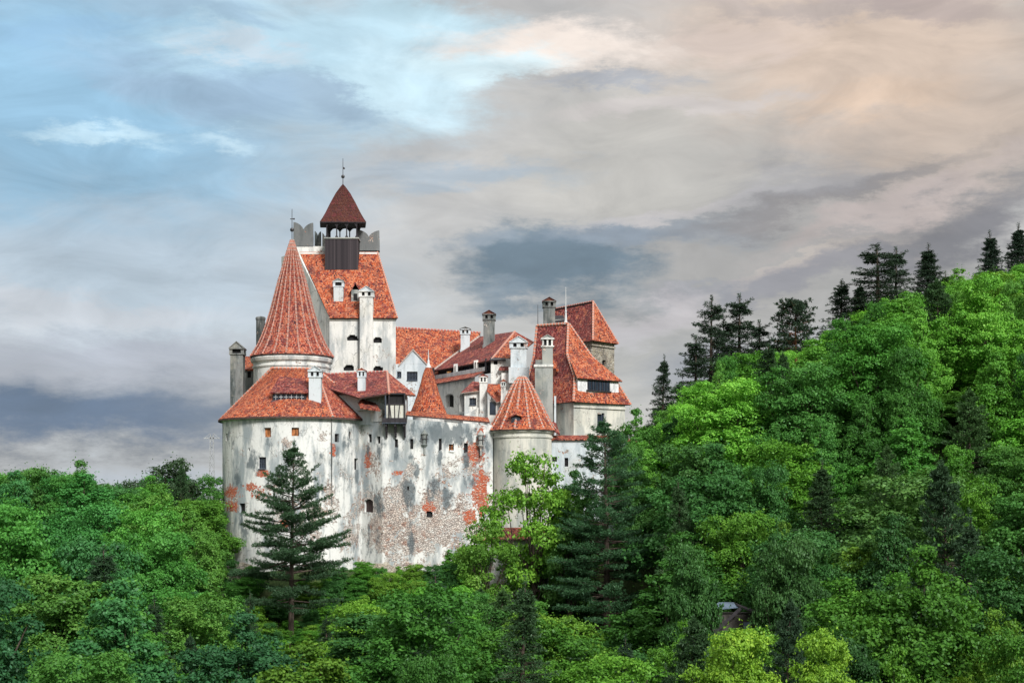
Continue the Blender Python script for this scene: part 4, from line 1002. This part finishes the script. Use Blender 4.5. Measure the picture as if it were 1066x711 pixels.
# --- far pylon
yP = 620.; pyl = thing('pylon', 'faint lattice power pylon on the skyline beside the castle', 'pylon', (X(220, yP), yP, Z(505, yP)))
def PW(px, py, Y=yP): return W(px, py, Y)
PM = flat('pylon steel', (.30, .32, .34))
mb = MB(); mb.bar(PW(217.5, 520), PW(219, 452), .35, .35, PM); mb.bar(PW(223.5, 520), PW(222, 452), .35, .35, PM)
for k in range(7): a = 515-k*9; mb.bar(PW(217.6+k*.2, a), PW(223.2-k*.2, a-9), .2, .2, PM); mb.bar(PW(223.2-k*.2, a), PW(217.6+k*.2, a-9), .2, .2, PM)
mb.build('mast', pyl); mb = MB(); mb.bar(PW(212, 456), PW(229, 456), .35, .5, PM); mb.bar(PW(213, 456), PW(219, 451), .2, .2, PM); mb.bar(PW(228, 456), PW(222, 451), .2, .2, PM); mb.build('cross_arm', pyl)
# --- pale rocks at the foot of the walls
def rock(px, Y, r, lab, seed):
    rnd = random.Random(seed); x_ = X(px, Y); z_ = ground(x_, Y)
    bm = MB(); nu, nv2 = 14, 9
    for j in range(nv2+1):
        for i in range(nu):
            th, ph = 2*math.pi*i/nu, math.pi*j/nv2; d = Vector((math.sin(ph)*math.cos(th), math.sin(ph)*math.sin(th), math.cos(ph)))
            q = 1+.45*noise.noise(d*1.7+Vector((seed, 0, 0)))+.2*noise.noise(d*4+Vector((seed, 3, 0)))
            bm.v.append(Vector((x_+d.x*r*q*1.2, Y+d.y*r*q, z_+r*.35+d.z*r*q*.9)))
    for j in range(nv2):
        for i in range(nu): i2_ = (i+1) % nu; bm.face([j*nu+i, (j+1)*nu+i, (j+1)*nu+i2_, j*nu+i2_], STONE)
    o = bm.build('rock'); o['label'] = lab; o['category'] = 'rock'
rock(242, 193, 2.6, 'pale grey rock at the left foot of the round bastion', 3)
rock(398, 194, 2.2, 'pale rock at the foot of the curtain wall', 8)
#TREES
# ------------------------------------------------------------------ trees
def leaf_mat(name, transl=.35):
    m = bpy.data.materials.new(name); m.use_nodes = True; t = m.node_tree; t.nodes.clear()
    global N, L, nt
    nt = t; N = t.nodes; L = t.links
    out = nd('ShaderNodeOutputMaterial'); oi = nd('ShaderNodeObjectInfo'); at = nd('ShaderNodeAttribute'); at.attribute_name = 'rnd'
    sx_ = at.outputs['Fac']
    c = ramp(sx_, [(0, (.34, .42, .50)), (.3, (.72, .78, .85)), (.62, (1.0, .98, 1.0)), (.85, (1.45, 1.22, 1.5)), (1, (2.1, 1.5, 2.6))]); c = vm('MULTIPLY', c, oi.outputs['Color']).outputs[0]; c = mix(.10, c, (.12, .14, .11, 1))
    d = nd('ShaderNodeBsdfDiffuse'); L.new(c, d.inputs[0]); tr = nd('ShaderNodeBsdfTranslucent'); L.new(scaled(c, (1.15, 1.1, .6)), tr.inputs[0])
    g_ = nd('ShaderNodeBsdfGlossy'); g_.inputs['Roughness'].default_value = .45; g_.inputs[0].default_value = (.8, .9, .9, 1)
    mx = nd('ShaderNodeMixShader'); mx.inputs[0].default_value = transl; L.new(d.outputs[0], mx.inputs[1]); L.new(tr.outputs[0], mx.inputs[2])
    mx2 = nd('ShaderNodeMixShader'); mx2.inputs[0].default_value = .012; L.new(mx.outputs[0], mx2.inputs[1]); L.new(g_.outputs[0], mx2.inputs[2])
    L.new(mx2.outputs[0], out.inputs[0]); return m
LEAF = leaf_mat('broad leaves', .28); NEED = leaf_mat('needles', .15)
BARK = flat('bark', (.07, .055, .045), .95, .4); BARK_P = flat('pine bark', (.20, .085, .045), .95, .4); BARK_G = flat('grey bark', (.22, .21, .19), .95, .35)
def quads_mesh(name, C_, A_, B_, rnd, m):
    """leaf quads: centre, two half axes; each is a slightly folded diamond"""
    n = len(C_); v_ = np.empty((n, 4, 3), np.float32)
    v_[:, 0] = C_-A_; v_[:, 1] = C_-B_*.8+A_*.1; v_[:, 2] = C_+A_; v_[:, 3] = C_+B_*.8+A_*.1
    me = bpy.data.meshes.new(name); me.vertices.add(4*n); me.vertices.foreach_set('co', v_.reshape(-1))
    me.loops.add(4*n); me.loops.foreach_set('vertex_index', np.arange(4*n, dtype=np.int32))
    me.polygons.add(n); me.polygons.foreach_set('loop_start', np.arange(0, 4*n, 4, dtype=np.int32))
    me.update(calc_edges=True); at = me.attributes.new('rnd', 'FLOAT', 'FACE'); at.data.foreach_set('value', rnd.astype(np.float32)); me.materials.append(m)
    return me
def unit(a): return a/np.maximum(1e-6, np.linalg.norm(a, axis=-1, keepdims=True))
def broad(seed, H=14, Rr=5.0, nl=52000, lobes=76, leaf=.215, base=.22, shape=1.0, gap=.0):
    g = np.random.default_rng(seed); cz = H*(base+1)/2; hz = H*(1-base)/2
    L_ = []
    tries = 0
    while len(L_) < lobes and tries < 4000:
        tries += 1
        d = unit(g.normal(size=3)); 
        rad = g.uniform(.45, 1.0)**.6
        q_ = 1+.85*noise.noise(Vector(d)*1.6+Vector((seed*3.1, 0, 0)))
        p = np.array([d[0]*Rr*.84*rad*q_, d[1]*Rr*.84*rad*q_, cz+d[2]*hz*.86*rad*q_])
        # egg: narrower at the top
        f_ = (p[2]-H*base)/(H*(1-base)); p[:2] *= (1.05-.45*f_**2*shape)
        r = g.uniform(.13, .29)*Rr
        if all(np.linalg.norm(p-q[0]) > .80*(r+q[1]) for q in L_): L_.append((p, r))
    cen = np.array([q[0] for q in L_]); rr = np.array([q[1] for q in L_])
    w_ = rr**2; k = g.choice(len(L_), nl, p=w_/w_.sum())
    d = unit(g.normal(size=(nl, 3))+np.array([0, 0, .35])+.45*unit(cen[k]-np.array([0, 0, cz*.9])))
    # sub-clusters on each lobe give twig sprays
    sub = unit(g.normal(size=(len(L_), 18, 3))+np.array([0, 0, .25])); s_i = g.integers(0, 18, nl); m_ = g.random(nl) < .8
    d2 = unit(sub[k, s_i]+g.normal(size=(nl, 3))*.20); d = np.where(m_[:, None], d2, d)
    sl_ = g.uniform(.8, 1.6, (len(L_), 18))[k, s_i]; rad = rr[k]*np.where(m_, g.uniform(.55, 1.0, nl)**.7*sl_, g.uniform(.35, .95, nl))
    C_ = cen[k]+d*rad[:, None]*np.array([1.2, 1.2, .66])
    st = g.random(nl) < .06; C_[st] += g.normal(size=(st.sum(), 3))*.5
    nrm = unit(d*.55+np.array([0, 0, .55])+g.normal(size=(nl, 3))*.5)
    a = unit(np.cross(nrm, g.normal(size=(nl, 3)))); b_ = np.cross(nrm, a)
    sz = g.uniform(.6, 1.25, nl)*leaf*.5
    rnd = np.clip(g.random(nl)*.5+g.random(len(L_))[k]*.30+g.random((len(L_), 18))[k, s_i]*.24-.02, 0, 1)
    me = quads_mesh('crown', C_, a*sz[:, None]*1.25, b_*sz[:, None], rnd, LEAF)
    tb = MB(); top = H*.72; pts = [(0, 0, -1.5), (.1, 0, H*.15), (-.1, .1, H*.4), (.05, 0, top)]
    tb.tube(pts, [H*.022, H*.018, H*.013, .05], BARK, 8)
    for q in g.choice(len(L_), min(len(L_), 20), replace=False):
        p = cen[q]; z0_ = H*g.uniform(.16, .5); z0_ = min(z0_, p[2]-.5)
        mid = np.array([p[0]*.5, p[1]*.5, z0_+(p[2]-z0_)*.55])+g.normal(size=3)*.25
        tb.tube([(0, 0, z0_), tuple(mid), tuple(p)], [H*.0085, H*.005, .03], BARK, 5)
    return me, tb
def needles(g, P, D, n_per, ln, wd, up=.35):
    n = len(P); k = np.repeat(np.arange(n), n_per); m = len(k)
    d = unit(D[k]*.7+g.normal(size=(m, 3))*.62+np.array([0, 0, up]))
    C_ = P[k]+g.normal(size=(m, 3))*.05+d*ln*.5
    s_ = unit(np.cross(d, g.normal(size=(m, 3))))
    L__ = ln*g.uniform(.7, 1.2, m)
    return C_, d*L__[:, None]*.5, s_*wd*g.uniform(.7, 1.3, m)[:, None], k
def conifer(seed, H=18, Rr=4.0, kind='pine', base=.22, whorl=.85, per=6, tuft=.36, nper=13, wd=.05, barkm=None, gappy=0.0, prof=None, tw=1.0):
    g = np.random.default_rng(seed); P = []; D = []; tb = MB(); bk = barkm or BARK
    lean = g.normal(size=2)*.012*H
    tp = lambda z_: np.array([lean[0]*(z_/H)**2, lean[1]*(z_/H)**2, z_])
    zz = np.linspace(-1.5, H*.985, 9); tb.tube([tuple(tp(z_)) for z_ in zz], [max(.03, H*.0165*tw*(1-max(z_, 0)/H)**.8) for z_ in zz], bk, 8)
    z_ = H*base
    while z_ < H*(.97 if kind == 'pine' else .93):
        f_ = (z_-H*base)/(H*(1-base))
        Lr = Rr*(prof(f_) if prof else (1-f_)**.8*(.55+.45*min(1, f_*4)))
        for b in range(per):
            if g.random() < gappy: continue
            az = g.uniform(0, 2*math.pi); ln = Lr*g.uniform(*((.65, 1.15) if kind == 'pine' else (.40, 1.22)))+.08; ln = ln*.5 if f_ > .93 else ln
            el0 = {'pine': -.08+.36*f_, 'spruce': -.20+.45*f_}[kind]+g.normal()*.14
            cur = {'pine': .13, 'spruce': -.16+.25*f_}[kind]
            o = tp(z_+g.uniform(-.25, .25)); h = np.array([math.cos(az), math.sin(az), 0]); side = np.array([-h[1], h[0], 0])
            n = max(3, int(ln/.42)); pts = []
            wob = g.normal()*.12
            for i in range(n+1):
                t = i/n; pts.append(o+h*ln*t+side*ln*wob*t*t+np.array([0, 0, ln*(math.tan(el0)*t+cur*t*t)]))
            rb = max(.02, .013*ln+.015); idx_ = [0, n//2, n]
            tb.tube([tuple(pts[i]) for i in idx_], [rb, rb*.7, rb*.3], bk, 4, False)
            for i in range(1, n+1):
                t = i/n
                if kind == 'pine' and t < .35 and ln > 1.5: continue
                dv_ = unit(pts[i]-pts[i-1])
                P.append(pts[i]); D.append(dv_)
                tl = ln*(.34 if kind == 'pine' else .33)*(1.1-t*.7)*g.uniform(.6, 1.3)
                for sg in (-1, 1):
                    sd_ = unit(dv_*.8+side*sg+np.array([0, 0, .15 if kind == 'pine' else -.22]))
                    kk = max(1, int(tl/.36))
                    for q in range(1, kk+1): P.append(pts[i]+sd_*tl*q/kk+g.normal(size=3)*.05); D.append(sd_)
        z_ += whorl*g.uniform(.7, 1.3)*(1-.45*f_)
    for q in range(6): P.append(tp(H*(.94+.01*q))); D.append(np.array([0, 0, 1.]))
    P.append(tp(H)); D.append(np.array([0, 0, 1.])); P.append(tp(H-.3)); D.append(np.array([0, 0, 1.]))
    P = np.array(P); D = np.array(D)
    C_, A_, B_, k = needles(g, P, D, nper, tuft, wd, .35 if kind == 'pine' else .0)
    br_ = g.random(len(P)); rnd = np.clip(g.random(len(C_))*.6+br_[k]*.4, 0, 1)
    return quads_mesh('crown', C_, A_, B_, rnd, NEED), tb
TM = {}
for i, (sd_, kw) in enumerate([(1, {}), (2, dict(Rr=5.6, lobes=96, nl=64000, base=.12)), (3, dict(Rr=4.2, lobes=60, shape=1.6, nl=46000)), (4, dict(Rr=5.2, lobes=86, nl=62000, leaf=.20)), (5, dict(Rr=4.7, lobes=60, shape=.6, base=.15)), (6, dict(Rr=5.0, lobes=34, nl=16000, leaf=.24, base=.3)), (7, dict(Rr=4.6, lobes=68, nl=50000, base=.1, shape=2.0))]):
    me, tb = broad(sd_, **kw); t_ = tb.build('trunk'); TM['b%d' % i] = (me, t_.data, 14.0, kw.get('Rr', 5.0)); bpy.data.objects.remove(t_)
def reg(key, H, Rr, **kw):
    me, tb = conifer(H=H, Rr=Rr, **kw); t_ = tb.build('trunk'); TM[key] = (me, t_.data, float(H), float(Rr)); bpy.data.objects.remove(t_)
reg('pineA', 25, 7.0, seed=11, kind='pine', base=.22, whorl=.95, per=6, tuft=.40, nper=13, wd=.05, gappy=.15, prof=lambda f_: (.22+.78*min(1, (1-f_)*1.35))*(1-f_**6)*(.80+.20*min(1, f_*5)))
reg('pineB', 30, 7.4, seed=12, kind='pine', base=.10, whorl=.95, per=6, tuft=.42, nper=12, wd=.052, gappy=.18, prof=lambda f_: (1-f_)**.62*(.8+.2*min(1, f_*5)))
reg('pineC', 16, 4.2, seed=13, kind='pine', base=.12, whorl=.7, per=7, tuft=.36, nper=14, wd=.05)
reg('spruceA', 20, 3.4, seed=21, kind='spruce', base=.12, whorl=.48, per=9, tuft=.26, nper=8, wd=.042, prof=lambda f_: (1-f_)**1.05+.02)
reg('spruceB', 18, 3.0, seed=22, kind='spruce', base=.2, whorl=.5, per=8, tuft=.25, nper=8, wd=.042, gappy=.1, prof=lambda f_: (1-f_)**1.0+.02)
reg('larch', 18, 3.6, seed=23, kind='spruce', base=.18, whorl=.62, per=7, tuft=.27, nper=9, wd=.042, gappy=.30, prof=lambda f_: (1-f_)**.8*(.7+.3*abs(math.sin(f_*9)))+.03)
reg('bare', 12, 3.2, seed=24, kind='pine', base=.5, whorl=.55, per=7, tuft=.34, nper=13, wd=.05, barkm=BARK_P, gappy=.1, prof=lambda f_: 1-.7*f_, tw=1.3)
NAME = {'b': 'broadleaf_tree', 'pi': 'pine_tree', 'sp': 'spruce_tree', 'la': 'larch_tree', 'ba': 'pine_tree'}
CAT = {'b': 'tree', 'pi': 'pine', 'sp': 'spruce', 'la': 'larch', 'ba': 'pine'}
rng = random.Random(77)
placed = []
GRN = [(.085, .245, .028), (.055, .185, .028), (.115, .290, .030), (.040, .135, .034), (.066, .205, .042), (.125, .255, .028)]
def tree(kind, px, pyt, Y, hwpx, col, label, group=None, h=None, name=None, cat=None, rz=None, gz=None):
    me, tm, H, Rr = TM[kind]; x_ = X(px, Y); gz = ground(x_, Y) if gz is None else gz; zt = Z(pyt, Y); hh = zt-gz if h is None else h; gz = zt-hh if h is not None else gz
    sz = hh/H; sxy = hwpx*Y/F/Rr
    pre = kind[:2] if kind[:2] in NAME else kind[0]
    root = thing(name or NAME[pre], label, cat or CAT[pre], (x_, Y, gz), group)
    root.rotation_euler = (0, 0, rng.uniform(0, 6.28) if rz is None else rz); root.scale = (sxy, sxy, sz)
    col = tuple(c_*q_ for c_, q_ in zip(col, (1.34, 1.45, 1.15))) if kind[0] == 'b' and kind != 'bare' else col
    for nm, data in (('trunk', tm), ('crown', me)):
        o = bpy.data.objects.new(nm, data); link(o); o.parent = root; o.color = (*col, 1)
    placed.append((x_, Y, hwpx*Y/F, gz, hh)); return root
B = ['b0', 'b1', 'b2', 'b3', 'b4', 'b5']
DK = (.026, .058, .030); PN = (.042, .105, .042); YG = (.17, .31, .03)
# --- the trees one can name
tree('pineA', 303, 461, 183, 58, PN, 'tall dark pine with layered branches standing alone before the round bastion')
tree('pineB', 632, 437, 181, 66, (.045, .135, .050), 'largest dark blue green pine rising in front of the cream wall under the hipped roof')
tree('b5', 556, 470, 186, 52, (.14, .30, .035), 'bright green tree just below the cream corner turret')
tree('b5', 505, 540, 183, 36, (.10, .22, .03), 'slender light green tree against the brick patched end of the curtain wall')
tree('b5', 592, 515, 184, 34, (.07, .17, .04), 'thin airy tree with bare stems in front of the low white house')
tree('b1', 727, 462, 188, 62, (.05, .14, .035), 'broad dark green tree on the slope just right of the largest pine')
tree('b3', 790, 418, 205, 52, (.12, .27, .05), 'bright pale green rounded tree at the edge of the slope right of the castle')
tree('b0', 862, 424, 205, 46, (.11, .25, .045), 'bright green tree on the slope beside the palest rounded one')
tree('b1', 1012, 408, 196, 56, (.085, .22, .035), 'large bright tree high on the right slope with rounded clumps')
tree('b3', 938, 500, 165, 88, (.085, .19, .05), 'largest grey green domed tree in the middle of the right slope')
tree('b0', 1052, 470, 175, 50, (.06, .17, .03), 'deep green tree at the right edge of the view below the rounded one')
tree('spruceA', 852, 478, 172, 44, (.04, .10, .032), 'dull dark spruce standing before the domed grey green tree')
tree('b0', 768, 664, 116, 60, YG, 'yellow green tree top at the bottom of the view, left of its twin')
tree('b3', 858, 669, 116, 56, YG, 'yellow green tree top at the bottom of the view, right of its twin')
tree('b2', 992, 697, 118, 34, YG, 'small yellow green tree top peeking over the lower right border')
tree('b2', 30, 668, 130, 30, (.14, .24, .03), 'yellow green sapling at the lower left corner')
tree('b5', 178, 477, 222, 40, (.045, .085, .045), 'dark thin leaved tree on the left skyline next to the bastion')
tree('b0', 40, 492, 218, 42, (.06, .17, .035), 'green tree at the far left end of the skyline')
tree('b4', 92, 486, 222, 38, (.075, .19, .05), 'second tree from the left end of the left skyline')
tree('b3', 130, 512, 208, 50, (.06, .18, .055), 'blue green tree in the middle of the left wood')
tree('b1', 205, 520, 200, 44, (.09, .22, .03), 'light green tree touching the left side of the bastion')
tree('b1', 824, 560, 147, 44, (.04, .11, .03), 'dark tree hanging over the right side of the stone hut')
tree('b0', 716, 575, 147, 36, (.04, .12, .03), 'dark tree close to the left side of the stone hut')
tree('b4', 604, 497, 189, 30, (.06, .17, .035), 'green tree between the thin airy tree and the largest pine')
tree('b4', 668, 432, 204, 30, (.07, .20, .035), 'green tree hiding the right end of the cream castle wall')
tree('b0', 655, 468, 193, 28, (.06, .17, .035), 'green tree just behind the right side of the largest pine')
tree('b3', 222, 499, 205, 22, (.07, .20, .04), 'narrow green tree squeezed against the left edge of the bastion')
tree('b1', 765, 372, 240, 34, (.035, .09, .03), 'dark leafy tree under the touching pair of skyline conifers')
tree('b4', 800, 368, 243, 28, (.04, .11, .03), 'dark leafy tree between the touching conifers and the bare trunked pine')
tree('b1', 722, 398, 236, 28, (.035, .09, .03), 'dark leafy tree on the skyline between the lone spruce and the touching conifers')
tree('b2', 905, 318, 246, 34, (.08, .22, .03), 'green tree at the foot of the biggest skyline conifer')
tree('b4', 998, 283, 250, 30, (.12, .29, .03), 'bright green tree on the skyline left of the last two spruces')
tree('larch', 752, 330, 252, 44, DK, 'dark conifer wedged between the touching skyline pair')
tree('larch', 790, 334, 251, 44, DK, 'dark conifer filling the gap right of the touching skyline pair')
tree('larch', 724, 350, 243, 42, DK, 'lower dark conifer left of the touching skyline pair')
tree('spruceA', 893, 292, 254, 30, DK, 'dark conifer on the skyline just left of the biggest one')
tree('spruceA', 986, 282, 256, 28, (.05, .13, .03), 'greener conifer behind the bright tree on the high skyline')
# conifers on the right skyline, left to right
for (k, px, py, Y, hw_x, lb, h_) in [
    ('spruceB', 689, 370, 238, 24, 'small lone spruce spire nearest the castle on the right skyline', 14),
    ('larch', 740, 309, 246, 46, 'ragged dark conifer with drooping tip, left one of the touching skyline pair', 24),
    ('larch', 769, 307, 249, 50, 'ragged dark conifer, right one of the touching skyline pair', 24),
    ('bare', 829, 314, 246, 32, 'leaning pine with bare orange trunk on the skyline', 12),
    ('spruceB', 876, 292, 252, 34, 'neat pointed spruce on the skyline between the bare trunked pine and the biggest conifer', 19),
    ('larch', 915, 254, 246, 62, 'big spreading dark conifer on the skyline', 22),
    ('larch', 932, 258, 250, 42, 'dark conifer crowding the big spreading one on the skyline', 22),
    ('spruceA', 965, 255, 252, 38, 'tall dark spruce right of the big spreading conifer', 23),
    ('spruceA', 1033, 240, 258, 32, 'dark spruce on the high skyline near the right border', 18),
    ('spruceA', 1059, 232, 258, 34, 'highest dark spruce, at the right border of the view', 19)]:
    tree(k, px, py, Y, hw_x, DK if py > 240 else (.022, .05, .03), lb)
# --- foot of the castle: bushes
bush_n = 0
for (px, py, c_) in [(238, 590, 3), (262, 588, 1), (352, 588, 3), (378, 592, 0), (396, 590, 1), (415, 592, 2), (432, 594, 5), (450, 588, 3), (468, 582, 0), (484, 576, 2), (498, 570, 3)]:
    tree(['b1', 'b3', 'b6'][bush_n % 3], px, py+rng.uniform(-8, 3), 191.5, rng.uniform(13, 19), GRN[c_], 'low bush close against the foot of the castle wall', 'low bushes against the foot of the castle wall', h=rng.uniform(3.6, 5.6), name='bush', cat='bush'); bush_n += 1
for (px, py, Y, hwp, c) in [(250, 604, 190, 20, GRN[1]), (345, 604, 189, 20, GRN[3]), (372, 604, 189, 22, GRN[1]), (405, 598, 188, 22, GRN[5]), (438, 604, 188, 22, GRN[0]), (470, 588, 186, 22, GRN[3]), (490, 600, 184, 22, GRN[2]),
    (346, 646, 178, 20, GRN[0]), (365, 632, 178, 26, GRN[5]), (400, 626, 177, 28, GRN[2]), (440, 632, 176, 26, GRN[5]), (262, 632, 180, 24, GRN[5]), (235, 640, 178, 22, GRN[2]), (275, 668, 172, 22, GRN[1]), (322, 690, 166, 22, GRN[3]), (470, 634, 174, 24, GRN[0]), (228, 598, 192, 14, GRN[4]), (250, 668, 172, 24, GRN[3])]:
    sp = ['light green bush', 'dark green bush', 'yellowish bush'][0 if c in (GRN[0], GRN[2]) else (2 if c == GRN[5] else 1)]
    tree(['b1', 'b3', 'b0'][bush_n % 3], px, py, Y, hwp, c, sp+' growing on the bank below the castle walls', 'bushes on the bank below the castle walls', h=rng.uniform(4.5, 6.5), name='bush', cat='bush'); bush_n += 1
for (px, py, Y, hwp, kd) in [(470, 612, 168, 36, 'pineC'), (395, 640, 160, 38, 'pineC'), (548, 662, 165, 34, 'pineC'), (100, 600, 165, 40, 'pineC'), (352, 672, 160, 30, 'pineC'), (175, 640, 160, 40, 'pineC')]:
    tree(kd, px, py, Y, hwp, (.045, .12, .045), 'young green pine among the bushes low on the castle bank', 'young pines low on the castle bank')
for q in range(78):
    yy = rng.uniform(164, 191); px = rng.uniform(236, 660); hb = rng.uniform(1.8, 3.4)
    if q > 52: px = rng.uniform(236, 352); yy = rng.uniform(184.5, 191) if q % 2 else rng.uniform(170, 182); hb = rng.uniform(2.6, 4.2)
    if abs(px-303) < 12 and yy < 183: continue
    gz_ = ground(X(px, yy), yy)
    tree(rng.choice(['b0', 'b1', 'b6', 'b3']), px, PY0-(gz_+hb)*F/yy, yy, rng.uniform(12, 19), GRN[rng.randrange(6)], 'knee high shrub in the undergrowth on the bank under the castle', 'undergrowth shrubs on the bank under the castle', h=hb, name='shrub', cat='shrub')
placed = [p_ for p_ in placed if p_[4] > 4.3]
# --- the rest of the wood
LIM = [(0, 497), (60, 500), (120, 500), (160, 492), (200, 495), (226, 505), (232, 610), (250, 622), (300, 640), (330, 634), (370, 612), (400, 606), (440, 602), (470, 600), (500, 592), (515, 625), (560, 632), (600, 600), (622, 575), (640, 500), (662, 436), (690, 416), (740, 372), (800, 362), (860, 330), (900, 312), (960, 300), (1010, 284), (1066, 274), (1200, 255)]
KINDS_ = ['b0', 'b1', 'b2', 'b3', 'b4', 'b6', 'b3', 'b6']
def region(px):
    return 'on the left slope beside the castle' if px < 232 else ('below the castle' if px < 660 else 'on the wooded slope right of the castle')
cands = []
for pas, (ra, rb) in enumerate([(5.4, 7.0), (4.2, 5.6), (3.2, 4.4), (2.6, 3.3)]):
    for q in range(1500):
        yy = 112+156*rng.random()**.85; cands.append((rng.uniform(-1, 1)*(.34*yy+8), yy, rng.uniform(ra, rb)))
cnt = 0
for (x_, yy, r_) in cands:
    px = 533+x_*F/yy
    if px < -60 or px > 1120: continue
    if yy > 194 and 215 < px < 668: continue
    if yy > 186 and 222 < px < 668: continue
    if abs(px-770) < 44 and 135 < yy < 160: continue
    gz = ground(x_, yy); hh = rng.uniform(6.0, 12.0)+r_*1.4
    if any((x_-q[0])**2+(yy-q[1])**2 < ((r_+min(q[2], 8))*.66)**2 for q in placed): continue
    top = lambda h: PY0-(gz+h)*F/yy
    hw_ = r_*F/yy*.8
    lim = max(pl(px-hw_, LIM), pl(px, LIM), pl(px+hw_, LIM)-6)
    if 568 < px < 700 and yy < 181: lim = max(lim, 682)
    if abs(px-303) < 22+hw_*.6 and yy < 183: lim = max(lim, 682)
    # keep the hut in view
    if abs(px-772) < 22+hw_ and yy < 150: lim = max(lim, 648)
    if 560 < px < 600 and yy < 184: lim = max(lim, 640)
    lim += rng.choice([0, 4, 12, 26])*rng.random()
    if top(hh) < lim:
        hh = (PY0-lim)*yy/F-gz
    if hh < 4.2 or top(hh) > 722: continue
    r2_ = min(r_, hh*.45)
    c_shade = .78 if (px > 640 and yy < 168) or yy < 150 else 1.0; c_hi = yy > 190 and px > 660  # low, near trees: shade put into the leaf colour by this factor
    con = rng.random() < (.20 if px > 660 or px < 232 else .28)
    c = GRN[rng.randrange(len(GRN))]; f_ = rng.uniform(.75, 1.2)*c_shade; c = tuple(q*f_ for q in c)
    if px > 660 and yy > 195 and rng.random() < .65: c = (.135*f_, .335*f_, .048)
    if px < 240: c = (c[0]*.78, c[1]*.93, c[2]*1.5)
    if con:
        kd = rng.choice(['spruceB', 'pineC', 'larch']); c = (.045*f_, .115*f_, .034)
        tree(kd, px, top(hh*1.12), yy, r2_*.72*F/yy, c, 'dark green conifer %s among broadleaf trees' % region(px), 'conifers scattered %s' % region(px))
    else:
        kd = rng.choice(KINDS_); tone = 'light green' if c[1] > .25 else ('mid green' if c[1] > .18 else 'deep green')
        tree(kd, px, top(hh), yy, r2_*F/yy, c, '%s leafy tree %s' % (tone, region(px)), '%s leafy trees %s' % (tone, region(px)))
    cnt += 1
print('fill trees', cnt, 'all', len(placed))
